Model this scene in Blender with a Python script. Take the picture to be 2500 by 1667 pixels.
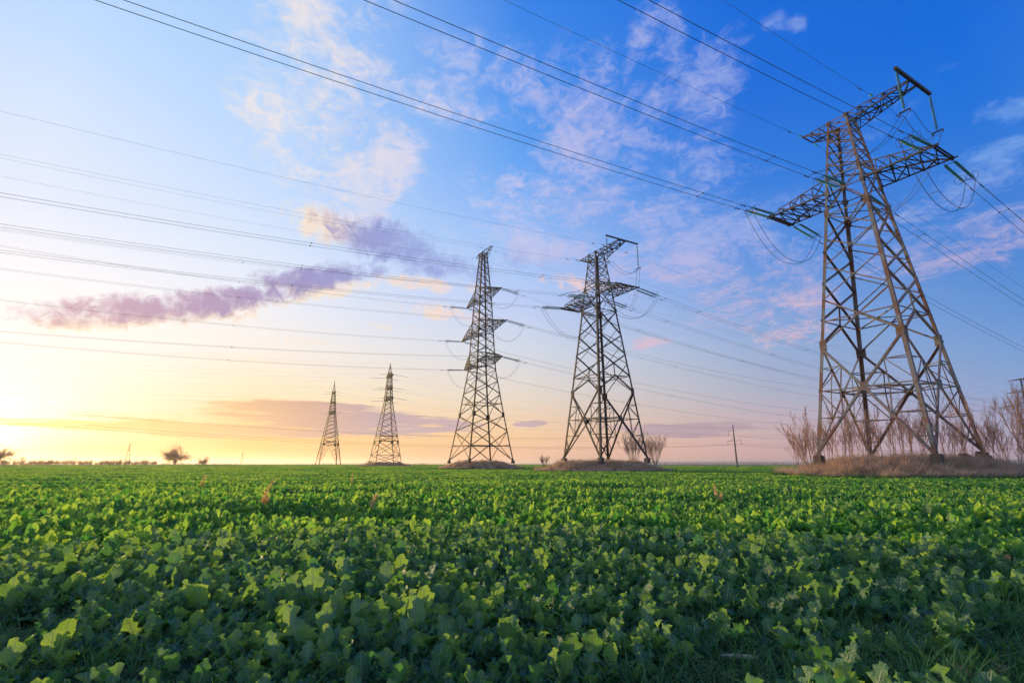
import bpy, math, random
import numpy as np
from mathutils import Vector, Matrix
for o in list(bpy.data.objects): bpy.data.objects.remove(o)
R = math.radians
scene = bpy.context.scene
COL = scene.collection
EYE = 1.0
YAW = 1.0475
HAZE = 0.0002

# ------------------------------------------------------------------ camera
cd = bpy.data.cameras.new('camera'); cam = bpy.data.objects.new('camera', cd); COL.objects.link(cam)
cd.sensor_width = 36; cd.lens = 18.0; cd.clip_start = 0.05; cd.clip_end = 20000
cam.location = (0, 0, EYE)
cam.rotation_euler = (R(90) + math.atan(299.5 / 1250), 0, 0)
scene.camera = cam
scene.render.resolution_x = 1024; scene.render.resolution_y = 682
scene.view_settings.view_transform = 'Standard'; scene.view_settings.look = 'None'
scene.view_settings.exposure = 0.0; scene.view_settings.gamma = 1
scene.render.engine = 'CYCLES'
scene.cycles.max_bounces = 6; scene.cycles.transparent_max_bounces = 8

def lin(c):
    return tuple(((v / 255) / 12.92 if v / 255 <= 0.04045 else ((v / 255 + 0.055) / 1.055) ** 2.4) for v in c)

# ------------------------------------------------------------------ sun
SUN_AZ, SUN_EL = -44.6, 4.2
sl = bpy.data.lights.new('sun', 'SUN'); sun = bpy.data.objects.new('sun', sl); COL.objects.link(sun)
sl.energy = 5.0; sl.angle = R(0.5); sl.color = (1.0, 0.7, 0.3)
sd = Vector((math.sin(R(SUN_AZ)) * math.cos(R(SUN_EL)), math.cos(R(SUN_AZ)) * math.cos(R(SUN_EL)), math.sin(R(SUN_EL))))
sun.rotation_euler = sd.to_track_quat('Z', 'Y').to_euler()

# ------------------------------------------------------------------ sky
world = bpy.data.worlds.new('World'); scene.world = world; world.use_nodes = True
nt = world.node_tree; nt.nodes.clear(); N = nt.nodes; LK = nt.links.new
def mth(op, a, b=None, c=None, tree=None, clamp=False):
    t = tree or nt
    n = t.nodes.new('ShaderNodeMath'); n.operation = op; n.use_clamp = clamp
    for i, v in enumerate((a, b, c)):
        if v is None: continue
        if isinstance(v, (int, float)): n.inputs[i].default_value = v
        else: t.links.new(v, n.inputs[i])
    return n.outputs[0]
def sstep(v, a, b, lo=0.0, hi=1.0, tree=None, kind='SMOOTHSTEP'):
    t = tree or nt
    n = t.nodes.new('ShaderNodeMapRange'); n.interpolation_type = kind
    n.inputs[1].default_value = a; n.inputs[2].default_value = b; n.inputs[3].default_value = lo; n.inputs[4].default_value = hi
    t.links.new(v, n.inputs[0]); return n.outputs[0]
def mixc(f, a, b, tree=None, blend='MIX'):
    t = tree or nt
    n = t.nodes.new('ShaderNodeMix'); n.data_type = 'RGBA'; n.blend_type = blend
    for i, v in ((0, f), (6, a), (7, b)):
        if isinstance(v, (int, float)): n.inputs[i].default_value = v
        elif isinstance(v, tuple): n.inputs[i].default_value = (*v[:3], 1)
        else: t.links.new(v, n.inputs[i])
    return n.outputs[2]
def ramp(f, stops, tree=None, interp='LINEAR'):
    t = tree or nt
    n = t.nodes.new('ShaderNodeValToRGB'); cr = n.color_ramp; cr.interpolation = interp
    st = sorted(stops); cr.elements.remove(cr.elements[-1]); cr.elements[0].position = st[0][0]; cr.elements[0].color = (*st[0][1][:3], 1)
    for p, c in st[1:]:
        e = cr.elements.new(p); e.color = (*c[:3], 1)
    t.links.new(f, n.inputs[0]); return n.outputs[0]
tc = N.new('ShaderNodeTexCoord')
sep = N.new('ShaderNodeSeparateXYZ'); LK(tc.outputs['Generated'], sep.inputs[0])
X, Y, Z = sep.outputs
az = mth('MULTIPLY', mth('ARCTAN2', X, Y), 180 / math.pi)
el = mth('MULTIPLY', mth('ARCSINE', mth('MAXIMUM', mth('MINIMUM', Z, 1.0), -1.0)), 180 / math.pi)
elf = mth('DIVIDE', el, 90, clamp=True)
COLS = [
 (-180, [(0, (200, 185, 205)), (8, (205, 205, 232)), (20, (178, 200, 240)), (45, (110, 160, 232)), (90, (55, 115, 218))]),
 (-100, [(0, (225, 195, 195)), (8, (222, 215, 228)), (20, (195, 215, 246)), (45, (130, 178, 242)), (90, (55, 115, 218))]),
 (-46, [(0, (255, 150, 60)), (1.0, (255, 205, 110)), (2.4, (255, 242, 205)), (5.0, (250, 246, 240)), (9, (246, 243, 242)), (15.7, (243, 243, 250)), (22, (226, 234, 253)), (28, (214, 230, 254)), (34, (195, 222, 255)), (50, (150, 195, 250)), (90, (60, 120, 220))]),
 (-27, [(0, (255, 156, 86)), (1.2, (255, 180, 100)), (3.4, (254, 206, 136)), (7, (250, 230, 195)), (11.4, (245, 237, 230)), (15.7, (234, 237, 247)), (20, (220, 232, 252)), (28, (193, 219, 254)), (36, (176, 211, 253)), (43, (163, 203, 252)), (60, (110, 160, 240)), (90, (60, 120, 220))]),
 (1.2, [(0, (248, 184, 152)), (3, (248, 205, 160)), (7.8, (230, 218, 206)), (12.7, (210, 217, 232)), (17.6, (188, 206, 245)), (22.4, (163, 197, 247)), (31.6, (104, 166, 243)), (40, (72, 146, 237)), (47, (54, 132, 232)), (65, (45, 112, 215)), (90, (50, 110, 215))]),
 (27, [(0, (222, 172, 172)), (2.8, (205, 175, 180)), (7, (172, 177, 200)), (11.4, (150, 175, 215)), (15.7, (122, 162, 222)), (20, (97, 149, 224)), (28, (52, 126, 222)), (36, (28, 110, 218)), (43, (22, 108, 218)), (65, (14, 94, 206)), (90, (50, 110, 215))]),
 (46, [(0, (196, 166, 188)), (2.2, (172, 166, 193)), (5.6, (140, 165, 210)), (9, (118, 158, 214)), (12.4, (98, 148, 214)), (15.8, (80, 138, 214)), (22, (56, 125, 216)), (28.7, (28, 114, 218)), (34.5, (14, 106, 217)), (60, (10, 92, 205)), (90, (50, 110, 215))]),
 (100, [(0, (190, 165, 190)), (8, (170, 178, 215)), (25, (110, 155, 225)), (50, (50, 115, 215)), (90, (55, 115, 218))]),
 (180, [(0, (200, 185, 205)), (8, (205, 205, 232)), (20, (178, 200, 240)), (45, (110, 160, 232)), (90, (55, 115, 218))]),
]
sky = None
for i, (a0, st) in enumerate(COLS):
    c = ramp(elf, [(e / 90, lin(k)) for e, k in st])
    sky = c if sky is None else mixc(sstep(az, COLS[i - 1][0], a0, kind='LINEAR'), sky, c)
# glow round the sun
dt = N.new('ShaderNodeVectorMath'); dt.operation = 'DOT_PRODUCT'; LK(tc.outputs['Generated'], dt.inputs[0]); dt.inputs[1].default_value = Vector((math.sin(R(-44.8)), math.cos(R(-44.8)), 0.012)).normalized()
ang = mth('MULTIPLY', mth('ARCCOSINE', mth('MINIMUM', dt.outputs['Value'], 1.0)), 180 / math.pi)
g1 = mth('EXPONENT', mth('DIVIDE', ang, -2.0)); g2 = mth('EXPONENT', mth('DIVIDE', ang, -7.0))
sky = mixc(1.0, sky, mixc(1.0, (2.8, 2.0, 1.0), g1, blend='MULTIPLY'), blend='ADD')
sky = mixc(1.0, sky, mixc(1.0, (0.12, 0.1, 0.07), g2, blend='MULTIPLY'), blend='ADD')
# clouds: noise thresholded inside banks that stand in fixed directions of the sky
plan = N.new('ShaderNodeCombineXYZ'); zz = mth('ADD', mth('MAXIMUM', Z, 0.0), 0.16)
LK(mth('DIVIDE', X, zz), plan.inputs[0]); LK(mth('DIVIDE', Y, zz), plan.inputs[1])
def noise(vec, scale, detail=6, rough=0.6, dist=0.0, tree=None, out=0):
    t = tree or nt
    n = t.nodes.new('ShaderNodeTexNoise'); n.inputs['Scale'].default_value = scale; n.inputs['Detail'].default_value = detail
    n.inputs['Roughness'].default_value = rough; n.inputs['Distortion'].default_value = dist
    if vec is not None: t.links.new(vec, n.inputs['Vector'])
    return n.outputs[out]
ae = N.new('ShaderNodeCombineXYZ'); LK(az, ae.inputs[0]); LK(el, ae.inputs[1])
wn = noise(plan.outputs[0], 3.2, 5, 0.6, out=1)
w1 = N.new('ShaderNodeVectorMath'); w1.operation = 'MULTIPLY_ADD'; LK(wn, w1.inputs[0]); w1.inputs[1].default_value = (9, 4.5, 0); LK(ae.outputs[0], w1.inputs[2])
w2 = N.new('ShaderNodeVectorMath'); w2.operation = 'SUBTRACT'; LK(w1.outputs[0], w2.inputs[0]); w2.inputs[1].default_value = (4.5, 2.25, 0)
wf = noise(ae.outputs[0], 0.35, 5, 0.6, out=1)
w3 = N.new('ShaderNodeVectorMath'); w3.operation = 'MULTIPLY_ADD'; LK(wf, w3.inputs[0]); w3.inputs[1].default_value = (3.0, 1.0, 0); LK(ae.outputs[0], w3.inputs[2])
w4 = N.new('ShaderNodeVectorMath'); w4.operation = 'SUBTRACT'; LK(w3.outputs[0], w4.inputs[0]); w4.inputs[1].default_value = (1.5, 0.5, 0)
def banks(lst, vec):
    tot = None
    for a, e, ra, re, rot, wt in lst:
        m = N.new('ShaderNodeMapping'); m.vector_type = 'TEXTURE'; LK(vec, m.inputs[0])
        m.inputs['Location'].default_value = (a, e, 0); m.inputs['Rotation'].default_value = (0, 0, R(rot))
        m.inputs['Scale'].default_value = (ra / math.cos(R(e)), re, 1)
        l = N.new('ShaderNodeVectorMath'); l.operation = 'LENGTH'; LK(m.outputs[0], l.inputs[0])
        s = sstep(l.outputs['Value'], 1.55, 0.15, 0, wt)
        tot = s if tot is None else mth('MAXIMUM', tot, s)
    return tot
light = [(-21.1, 25.5, 5.0, 2.0, -7, 1), (-14.8, 32.0, 3.6, 4.6, 26, 1), (-27.8, 34.9, 3.6, 3.4, -5, 0.9), (-19.2, 40.2, 5.4, 2.2, -3, 0.9), (-23.1, 44.0, 6.3, 3.1, 14, 0.75),
 (9.6, 35.5, 4.4, 6.2, 7, 0.95), (18.3, 42.5, 3.4, 3.4, -14, 0.75), (25.3, 38.2, 3.2, 4.8, -44, 0.8), (10.9, 30.7, 5.9, 1.6, -21, 0.9), (-0.3, 30.2, 2.5, 0.8, -1, 0.9),
 (14.3, 26.8, 12.6, 2.6, -9, 0.8), (22.3, 21.3, 9.5, 2.8, 6, 1), (31.0, 15.9, 3.2, 1.7, 8, 0.95), (29.8, 12.3, 3.6, 0.9, -7, 0.9), (4.9, 23.7, 11.3, 2.8, -4, 0.8),
 (15.8, 12.9, 2.6, 0.7, -4, 0.75), (49.1, 27.5, 2.4, 1.2, -15, 0.9), (47.2, 23.2, 4.0, 1.8, 14, 0.8), (43.2, 17.6, 5.1, 2.7, 10, 0.7),
 (0.2, 38.9, 6.2, 4.7, -20, 0.6), (32.7, 40.9, 2.0, 1.2, -23, 0.8), (-8, 40, 6, 4, 10, 0.6), (3, 29, 9, 4, 0, 0.5), (40, 30, 8, 2, 25, 0.3), (20, 31, 8, 5, -20, 0.5), (-23, 37, 8, 9, 0, 0.72), (-17, 30, 4, 7, 20, 0.75), (11, 34, 9, 10, 0, 0.68), (20, 23, 14, 5, 0, 0.7), (27, 18, 7, 6, 0, 0.6), (42, 19, 8, 4, 0, 0.5)]
warm = [(-38.5, 12.6, 6.6, 1.3, 14, 1), (-29.3, 15.2, 7.0, 1.3, 20, 1), (-20.6, 18.3, 7.0, 1.1, 10, 1), (-11.0, 19.6, 6.2, 0.9, -2, 1), (-9.0, 16.6, 6.6, 0.9, -6, 0.7), (-13.6, 14.6, 4.6, 0.5, -2, 0.5),
 (-21.8, 24.6, 5.0, 1.9, -9, 1), (8.9, 19.5, 6.9, 1.1, -9, 0.8), (-24, 12.6, 6, 0.5, 0, 0.5), (-33, 21, 3, 0.5, 0, 0.0)]
dark = [(-38.0, 13.5, 7.6, 1.5, 14, 1), (-30.2, 15.7, 8.0, 1.5, 19, 1), (-21.6, 19.3, 8.0, 1.35, 13, 1), (-14.5, 23.6, 7.4, 2.5, -12, 0.95), (-8.5, 21.8, 6, 1.7, -8, 0.85), (2.5, 22.5, 7, 2.2, -8, 0.45)]
low = [(-31.4, 3.2, 13, 0.9, -1, 1), (-17.6, 4.4, 13, 1.4, -2, 1), (-21.1, 5.7, 8.6, 0.8, 2, 1), (19.6, 3.6, 8.6, 0.7, -1, 1), (-6.5, 4.2, 2.6, 0.5, 0, 1), (2.0, 4.4, 1.6, 0.4, 0, 1)]
nz = noise(plan.outputs[0], 5.0, 8, 0.6, 1.0)
nzf = noise(plan.outputs[0], 24.0, 6, 0.65, 1.0)
nzb0 = noise(ae.outputs[0], 0.2, 6, 0.6, 0.5)
nzb1 = noise(ae.outputs[0], 0.7, 8, 0.65, 0.8)
nzb = mth('ADD', mth('MULTIPLY', nzb0, 0.55), mth('MULTIPLY', nzb1, 0.45))
nn = mth('ADD', mth('MULTIPLY', nz, 0.6), mth('MULTIPLY', nzf, 0.4))
ns = mth('SUBTRACT', nn, 0.5)
nb = mth('SUBTRACT', nzb, 0.5)
def dens(m, k=1.7, lo=0.42, hi=0.95, s=None):
    # thin to nothing where the bank's own weight is small, textured inside
    return mth('MULTIPLY', sstep(mth('MULTIPLY_ADD', s or ns, k, m), lo, hi), sstep(m, 0.02, 0.35))
lm = mth('MULTIPLY', dens(banks(light, w2.outputs[0]), 4.6, 0.12, 1.35), 0.8)
azr = mth('DIVIDE', mth('ADD', az, 60), 120, clamp=True)
lcol = ramp(azr, [(0.0, lin((255, 240, 220))), (0.29, lin((246, 232, 226))), (0.42, lin((222, 216, 236))), (0.58, lin((190, 190, 232))), (0.72, lin((165, 180, 232))), (0.87, lin((122, 165, 232))), (1, lin((110, 160, 230)))])
pink = sstep(el, 25, 13)
lcol = mixc(mth('MULTIPLY', pink, 0.75), lcol, lin((236, 190, 196)))
sky = mixc(lm, sky, lcol)
elw = noise(ae.outputs[0], 0.8, 4, 0.6)
wm = mth('MULTIPLY', dens(banks(warm, w4.outputs[0]), 4.5, 0.2, 1.2, nb), 0.85)
sky = mixc(wm, sky, ramp(azr, [(0.1, lin((255, 232, 185))), (0.33, lin((253, 228, 200))), (0.6, lin((240, 205, 205)))]))
dm = mth('MULTIPLY', dens(banks(dark, w4.outputs[0]), 3.8, 0.1, 1.05, nb), 0.96)
dcol = ramp(azr, [(0.12, lin((200, 160, 182))), (0.22, lin((176, 146, 184))), (0.3, lin((150, 142, 196))), (0.4, lin((146, 162, 220))), (0.55, lin((168, 185, 236)))])
sky = mixc(dm, sky, dcol)
lws = N.new('ShaderNodeMapping'); lws.inputs['Scale'].default_value = (0.09, 1.1, 1); LK(ae.outputs[0], lws.inputs[0])
nl_ = mth('SUBTRACT', noise(lws.outputs[0], 1.0, 7, 0.6, 0.3), 0.5)
lwm = mth('MULTIPLY', dens(banks(low, w4.outputs[0]), 3.0, 0.15, 0.75, nl_), 0.95)
sky = mixc(lwm, sky, ramp(azr, [(0.12, lin((255, 222, 130))), (0.25, lin((236, 188, 138))), (0.32, lin((208, 166, 152))), (0.38, lin((186, 162, 176))), (0.5, lin((200, 172, 184))), (0.7, lin((182, 156, 172)))]))
nish = N.new('ShaderNodeTexSky'); nish.sky_type = 'NISHITA'; nish.sun_disc = False
nish.sun_elevation = R(SUN_EL); nish.sun_rotation = R(SUN_AZ)
b1 = N.new('ShaderNodeBackground'); LK(nish.outputs[0], b1.inputs[0]); b1.inputs[1].default_value = 0.004
b2 = N.new('ShaderNodeBackground'); LK(sky, b2.inputs[0]); b2.inputs[1].default_value = 1.0
ads = N.new('ShaderNodeAddShader'); LK(b1.outputs[0], ads.inputs[0]); LK(b2.outputs[0], ads.inputs[1])
wo = N.new('ShaderNodeOutputWorld'); LK(ads.outputs[0], wo.inputs[0])

# ------------------------------------------------------------------ helpers
def tag(o, label=None, cat=None, group=None, kind=None):
    if label: o['label'] = label
    if cat: o['category'] = cat
    if group: o['group'] = group
    if kind: o['kind'] = kind
    return o
def empty(name, loc, rz=0.0, label=None, cat=None, group=None):
    o = bpy.data.objects.new(name, None); COL.objects.link(o); o.empty_display_size = 0.5
    o.location = loc; o.rotation_euler = (0, 0, rz)
    return tag(o, label, cat, group)
class MB:
    def __init__(s): s.v = []; s.f = []; s.n = 0; s.uv = []
    def add(s, v, f, uv=None):
        s.f += [tuple(i + s.n for i in q) for q in f]; s.v += [tuple(map(float, p)) for p in v]; s.n += len(v)
        if uv is not None: s.uv += list(uv)
    def mesh(s, name, mat, smooth=False):
        m = bpy.data.meshes.new(name); m.from_pydata(s.v, [], s.f)
        mats = mat if isinstance(mat, (list, tuple)) else [mat]
        for k in mats: m.materials.append(k)
        if s.uv:
            L = m.uv_layers.new(name='UVMap'); uv = np.array(s.uv, dtype=np.float32)
            idx = np.empty(len(m.loops), dtype=np.int32); m.loops.foreach_get('vertex_index', idx)
            L.data.foreach_set('uv', uv[idx].ravel())
        if smooth: m.polygons.foreach_set('use_smooth', [True] * len(m.polygons))
        m.update(); return m
    def build(s, name, mat, parent=None, smooth=False):
        o = bpy.data.objects.new(name, s.mesh(name, mat, smooth)); COL.objects.link(o)
        if parent: o.parent = parent
        return o
    def lbar(s, p, q, w, e1, e2, t=None):
        p, q = Vector(p), Vector(q); d = (q - p)
        if d.length < 1e-4: return
        d.normalize(); e1 = Vector(e1); e1 = (e1 - d * e1.dot(d)).normalized()
        e2 = Vector(e2); e2 = e2 - d * e2.dot(d); e2 = (e2 - e1 * e2.dot(e1)).normalized()
        t = t or max(0.012, w * 0.11)
        sec = [(0, 0), (w, 0), (w, t), (t, t), (t, w), (0, w)]
        vs = [P + e1 * a + e2 * b for P in (p, q) for a, b in sec]
        s.add(vs, [(i, (i + 1) % 6, 6 + (i + 1) % 6, 6 + i) for i in range(6)] + [(5, 4, 3, 2, 1, 0), (6, 7, 8, 9, 10, 11)])
    def box(s, c, h, M=None):
        c = Vector(c); vs = []
        for i in range(8):
            k = Vector(((1 if i & 1 else -1) * h[0], (1 if i & 2 else -1) * h[1], (1 if i & 4 else -1) * h[2]))
            vs.append(c + (M @ k if M else k))
        s.add(vs, [(0, 2, 3, 1), (4, 5, 7, 6), (0, 1, 5, 4), (2, 6, 7, 3), (0, 4, 6, 2), (1, 3, 7, 5)])
    def tube(s, pts, rad, k=5, cap=True):
        n = len(pts); P = np.array([tuple(p) for p in pts], float)
        rad = np.full(n, rad) if np.isscalar(rad) else np.array(rad, float)
        T = np.gradient(P, axis=0); T /= (np.linalg.norm(T, axis=1)[:, None] + 1e-12)
        up = np.array([0, 0, 1.0]) if abs(T[0, 2]) < 0.9 else np.array([1.0, 0, 0])
        A = np.cross(T, up); A /= (np.linalg.norm(A, axis=1)[:, None] + 1e-12); B = np.cross(T, A)
        th = np.linspace(0, 2 * math.pi, k, endpoint=False)
        V = (P[:, None, :] + rad[:, None, None] * (np.cos(th)[None, :, None] * A[:, None, :] + np.sin(th)[None, :, None] * B[:, None, :])).reshape(-1, 3)
        F = [(i * k + j, i * k + (j + 1) % k, (i + 1) * k + (j + 1) % k, (i + 1) * k + j) for i in range(n - 1) for j in range(k)]
        if cap: F += [tuple(range(k))[::-1], tuple(range((n - 1) * k, n * k))]
        s.add(V.tolist(), F)
    def lathe(s, p, d, prof, k=10):
        # profile (t along d, radius)
        p = Vector(p); d = Vector(d).normalized(); a = d.orthogonal().normalized(); b = d.cross(a)
        vs = [p + d * t + (a * math.cos(j * 2 * math.pi / k) + b * math.sin(j * 2 * math.pi / k)) * r for t, r in prof for j in range(k)]
        s.add(vs, [(i * k + j, i * k + (j + 1) % k, (i + 1) * k + (j + 1) % k, (i + 1) * k + j) for i in range(len(prof) - 1) for j in range(k)])
def mat(name):
    m = bpy.data.materials.new(name); m.use_nodes = True; t = m.node_tree
    return m, t, t.nodes['Principled BSDF'], t.nodes['Material Output']
def sv(t, b, k, v):
    if isinstance(v, (int, float)): b.inputs[k].default_value = v
    elif isinstance(v, tuple): b.inputs[k].default_value = (*v[:3], 1)
    else: t.links.new(v, b.inputs[k])
def texco(t, out='Object'):
    return t.nodes.new('ShaderNodeTexCoord').outputs[out]
def bump(t, b, h, strength=0.4, dist=0.02):
    n = t.nodes.new('ShaderNodeBump'); n.inputs['Strength'].default_value = strength; n.inputs['Distance'].default_value = dist
    t.links.new(h, n.inputs['Height']); t.links.new(n.outputs[0], b.inputs['Normal'])

def m_steel(name, grey, rust, amt=0.5, scale=0.35):
    m, t, b, o = mat(name); co = texco(t)
    n = noise(co, scale, 6, 0.65, tree=t); n2 = noise(co, 6.0, 4, 0.7, tree=t)
    f = sstep(mth('ADD', n, mth('MULTIPLY', mth('SUBTRACT', n2, 0.5, tree=t), 0.5, tree=t), tree=t), 0.62 - amt * 0.3, 0.72 - amt * 0.2, tree=t)
    c = mixc(f, grey, rust, tree=t)
    c = mixc(0.5, c, mixc(n2, (0.35, 0.35, 0.35), (1.4, 1.35, 1.3), tree=t), tree=t, blend='MULTIPLY')
    sv(t, b, 'Base Color', c); sv(t, b, 'Metallic', 0.1); sv(t, b, 'Roughness', 0.7); b.inputs['Specular IOR Level'].default_value = 0.3
    bump(t, b, n2, 0.2, 0.01)
    return m
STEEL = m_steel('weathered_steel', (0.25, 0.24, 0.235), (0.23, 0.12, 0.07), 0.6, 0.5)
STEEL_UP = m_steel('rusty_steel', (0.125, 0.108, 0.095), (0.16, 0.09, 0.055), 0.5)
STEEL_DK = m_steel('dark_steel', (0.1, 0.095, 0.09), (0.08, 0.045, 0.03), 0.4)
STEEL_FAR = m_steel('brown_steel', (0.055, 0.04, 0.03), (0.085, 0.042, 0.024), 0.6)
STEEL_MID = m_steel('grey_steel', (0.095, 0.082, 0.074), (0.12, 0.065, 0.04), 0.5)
def m_plain(name, c, rough=0.6, metal=0.0, var=0.25, scale=3.0):
    m, t, b, o = mat(name); n = noise(texco(t), scale, 5, 0.6, tree=t)
    lo = tuple(v * (1 - var) for v in c); hi = tuple(v * (1 + var) for v in c)
    sv(t, b, 'Base Color', mixc(n, lo, hi, tree=t)); sv(t, b, 'Roughness', rough); sv(t, b, 'Metallic', metal)
    return m
WIRE = m_plain('conductor_metal', (0.09, 0.08, 0.08), 0.5, 0.4)
FITTING = m_plain('fitting_metal', (0.06, 0.05, 0.045), 0.5, 0.5)
CONC = m_plain('concrete', (0.11, 0.085, 0.065), 0.9, 0.0, 0.4, 4.0)
POLE = m_plain('pole_concrete', (0.2, 0.16, 0.14), 0.9, 0.0, 0.3, 2.0)
def m_glass(name, c, c2, tr=0.5):
    m, t, b, o = mat(name)
    n = noise(texco(t), 9.0, 3, 0.5, tree=t); c_ = mixc(n, c, c2, tree=t)
    sv(t, b, 'Base Color', c_); sv(t, b, 'Roughness', 0.1); sv(t, b, 'IOR', 1.5)
    tl = t.nodes.new('ShaderNodeBsdfTranslucent'); t.links.new(c_, tl.inputs[0])
    mx = t.nodes.new('ShaderNodeMixShader'); mx.inputs[0].default_value = tr
    t.links.new(b.outputs[0], mx.inputs[1]); t.links.new(tl.outputs[0], mx.inputs[2]); t.links.new(mx.outputs[0], o.inputs[0])
    return m
GLASS = m_glass('turquoise_glass', (0.07, 0.38, 0.36), (0.2, 0.6, 0.58), 0.35)
GLASS_DK = m_glass('green_glass', (0.04, 0.2, 0.19), (0.08, 0.28, 0.26), 0.35)
GLASS_BR = m_glass('brown_green_glass', (0.08, 0.12, 0.09), (0.12, 0.15, 0.1))
def m_bark(name, c1, c2):
    m, t, b, o = mat(name)
    oi = t.nodes.new('ShaderNodeObjectInfo')
    n = noise(texco(t), 5.0, 4, 0.6, tree=t)
    f = mth('MULTIPLY', mth('ADD', n, oi.outputs['Random'], tree=t), 0.5, tree=t)
    sv(t, b, 'Base Color', mixc(f, c1, c2, tree=t)); sv(t, b, 'Roughness', 0.75)
    return m
BARK = m_bark('red_bark', (0.36, 0.16, 0.1), (0.52, 0.3, 0.19))
BARK_F = m_bark('far_bark_glow', (0.42, 0.19, 0.1), (0.5, 0.26, 0.15))  # sun glow and haze on the far twigs put into the bark colour
BARK_B = m_bark('brown_bark', (0.3, 0.19, 0.13), (0.44, 0.3, 0.21))
def m_strawlike(name, c1, c2, trans=0.35):
    m, t, b, o = mat(name)
    oi = t.nodes.new('ShaderNodeObjectInfo')
    n = noise(texco(t), 1.2, 4, 0.6, tree=t)
    f = mth('MULTIPLY', mth('ADD', n, oi.outputs['Random'], tree=t), 0.5, tree=t)
    c = mixc(f, c1, c2, tree=t)
    sv(t, b, 'Base Color', c); sv(t, b, 'Roughness', 0.7)
    tr = t.nodes.new('ShaderNodeBsdfTranslucent'); t.links.new(c, tr.inputs[0])
    mx = t.nodes.new('ShaderNodeMixShader'); mx.inputs[0].default_value = trans
    t.links.new(b.outputs[0], mx.inputs[1]); t.links.new(tr.outputs[0], mx.inputs[2]); t.links.new(mx.outputs[0], o.inputs[0])
    return m
STRAW = m_strawlike('dry_grass_blade', (0.45, 0.28, 0.15), (0.95, 0.66, 0.42), 0.5)
STRAW_D = m_strawlike('weed_straw', (0.8, 0.5, 0.17), (0.95, 0.7, 0.32), .5)
DEAD = m_strawlike('dead_leaf_brown', (0.28, 0.15, 0.07), (0.5, 0.34, 0.18), 0.25)
GRASS = m_strawlike('green_blade', (0.04, 0.14, 0.035), (0.14, 0.3, 0.06), 0.45)
WEED = m_strawlike('low_weed_green', (0.04, 0.1, 0.04), (0.1, 0.18, 0.06), 0.35)

def m_leaf(name, c1, c2, tr1, tr2, trans=0.45, veins=True):
    m, t, b, o = mat(name)
    oi = t.nodes.new('ShaderNodeObjectInfo'); co = texco(t)
    geo = t.nodes.new('ShaderNodeNewGeometry')
    n = noise(geo.outputs['Position'], 0.9, 3, 0.55, tree=t); n2 = noise(co, 22.0, 4, 0.6, tree=t)
    f = sstep(mth('MULTIPLY', mth('ADD', mth('ADD', n, oi.outputs['Random'], tree=t), mth('MULTIPLY', n2, 0.6, tree=t), tree=t), 0.4, tree=t), 0.25, 0.75, tree=t)
    c = mixc(f, c1, c2, tree=t); tc2 = mixc(f, tr1, tr2, tree=t)
    if veins:
        uv = texco(t, 'UV'); sp = t.nodes.new('ShaderNodeSeparateXYZ'); t.links.new(uv, sp.inputs[0])
        u = mth('ABSOLUTE', mth('MULTIPLY_ADD', sp.outputs[0], 2.0, -1.0, tree=t), tree=t); v = sp.outputs[1]
        mid = sstep(u, 0.12, 0.03, tree=t)
        q = mth('FRACT', mth('SUBTRACT', mth('MULTIPLY', v, 9.0, tree=t), mth('MULTIPLY', u, 2.4, tree=t), tree=t), tree=t)
        q = mth('ABSOLUTE', mth('SUBTRACT', q, 0.5, tree=t), tree=t)
        side = mth('MULTIPLY', sstep(q, 0.15, 0.04, tree=t), sstep(v, 0.32, 0.42, tree=t), tree=t)
        side = mth('MULTIPLY', side, sstep(u, 0.95, 0.4, tree=t), tree=t)
        vor = t.nodes.new('ShaderNodeTexVoronoi'); vor.feature = 'DISTANCE_TO_EDGE'; vor.inputs['Scale'].default_value = 75
        t.links.new(co, vor.inputs['Vector'])
        net = mth('MULTIPLY', sstep(vor.outputs[0], 0.08, 0.0, tree=t), 0.32, tree=t)
        ve = mth('MAXIMUM', mth('MAXIMUM', mid, mth('MULTIPLY', side, 0.8, tree=t), tree=t), net, tree=t)
        c = mixc(mth('MULTIPLY', ve, 0.9, tree=t), c, (0.36, 0.5, 0.3), tree=t)
        tc2 = mixc(mth('MULTIPLY', ve, 0.8, tree=t), tc2, (0.16, 0.24, 0.08), tree=t)
        bump(t, b, mth('SUBTRACT', n2, mth('MULTIPLY', ve, 1.5, tree=t), tree=t), 0.9, 0.006)
    sv(t, b, 'Base Color', c); sv(t, b, 'Roughness', 0.6); b.inputs['Specular IOR Level'].default_value = 0.55
    tr = t.nodes.new('ShaderNodeBsdfTranslucent'); t.links.new(tc2, tr.inputs[0])
    mx = t.nodes.new('ShaderNodeMixShader'); mx.inputs[0].default_value = trans
    t.links.new(b.outputs[0], mx.inputs[1]); t.links.new(tr.outputs[0], mx.inputs[2]); t.links.new(mx.outputs[0], o.inputs[0])
    return m
LEAF = m_leaf('rapeseed_leaf', (0.026, 0.12, 0.075), (0.1, 0.28, 0.125), (0.07, 0.34, 0.04), (0.46, 0.72, 0.055), 0.39)  # glaucous green, also darkened and blued for dimmer foreground light and sky sheen
LEAF_FAR = m_leaf('rapeseed_leaf_far', (0.026, 0.12, 0.045), (0.105, 0.28, 0.07), (0.08, 0.4, 0.04), (0.54, 0.8, 0.07), 0.48, False)

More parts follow.
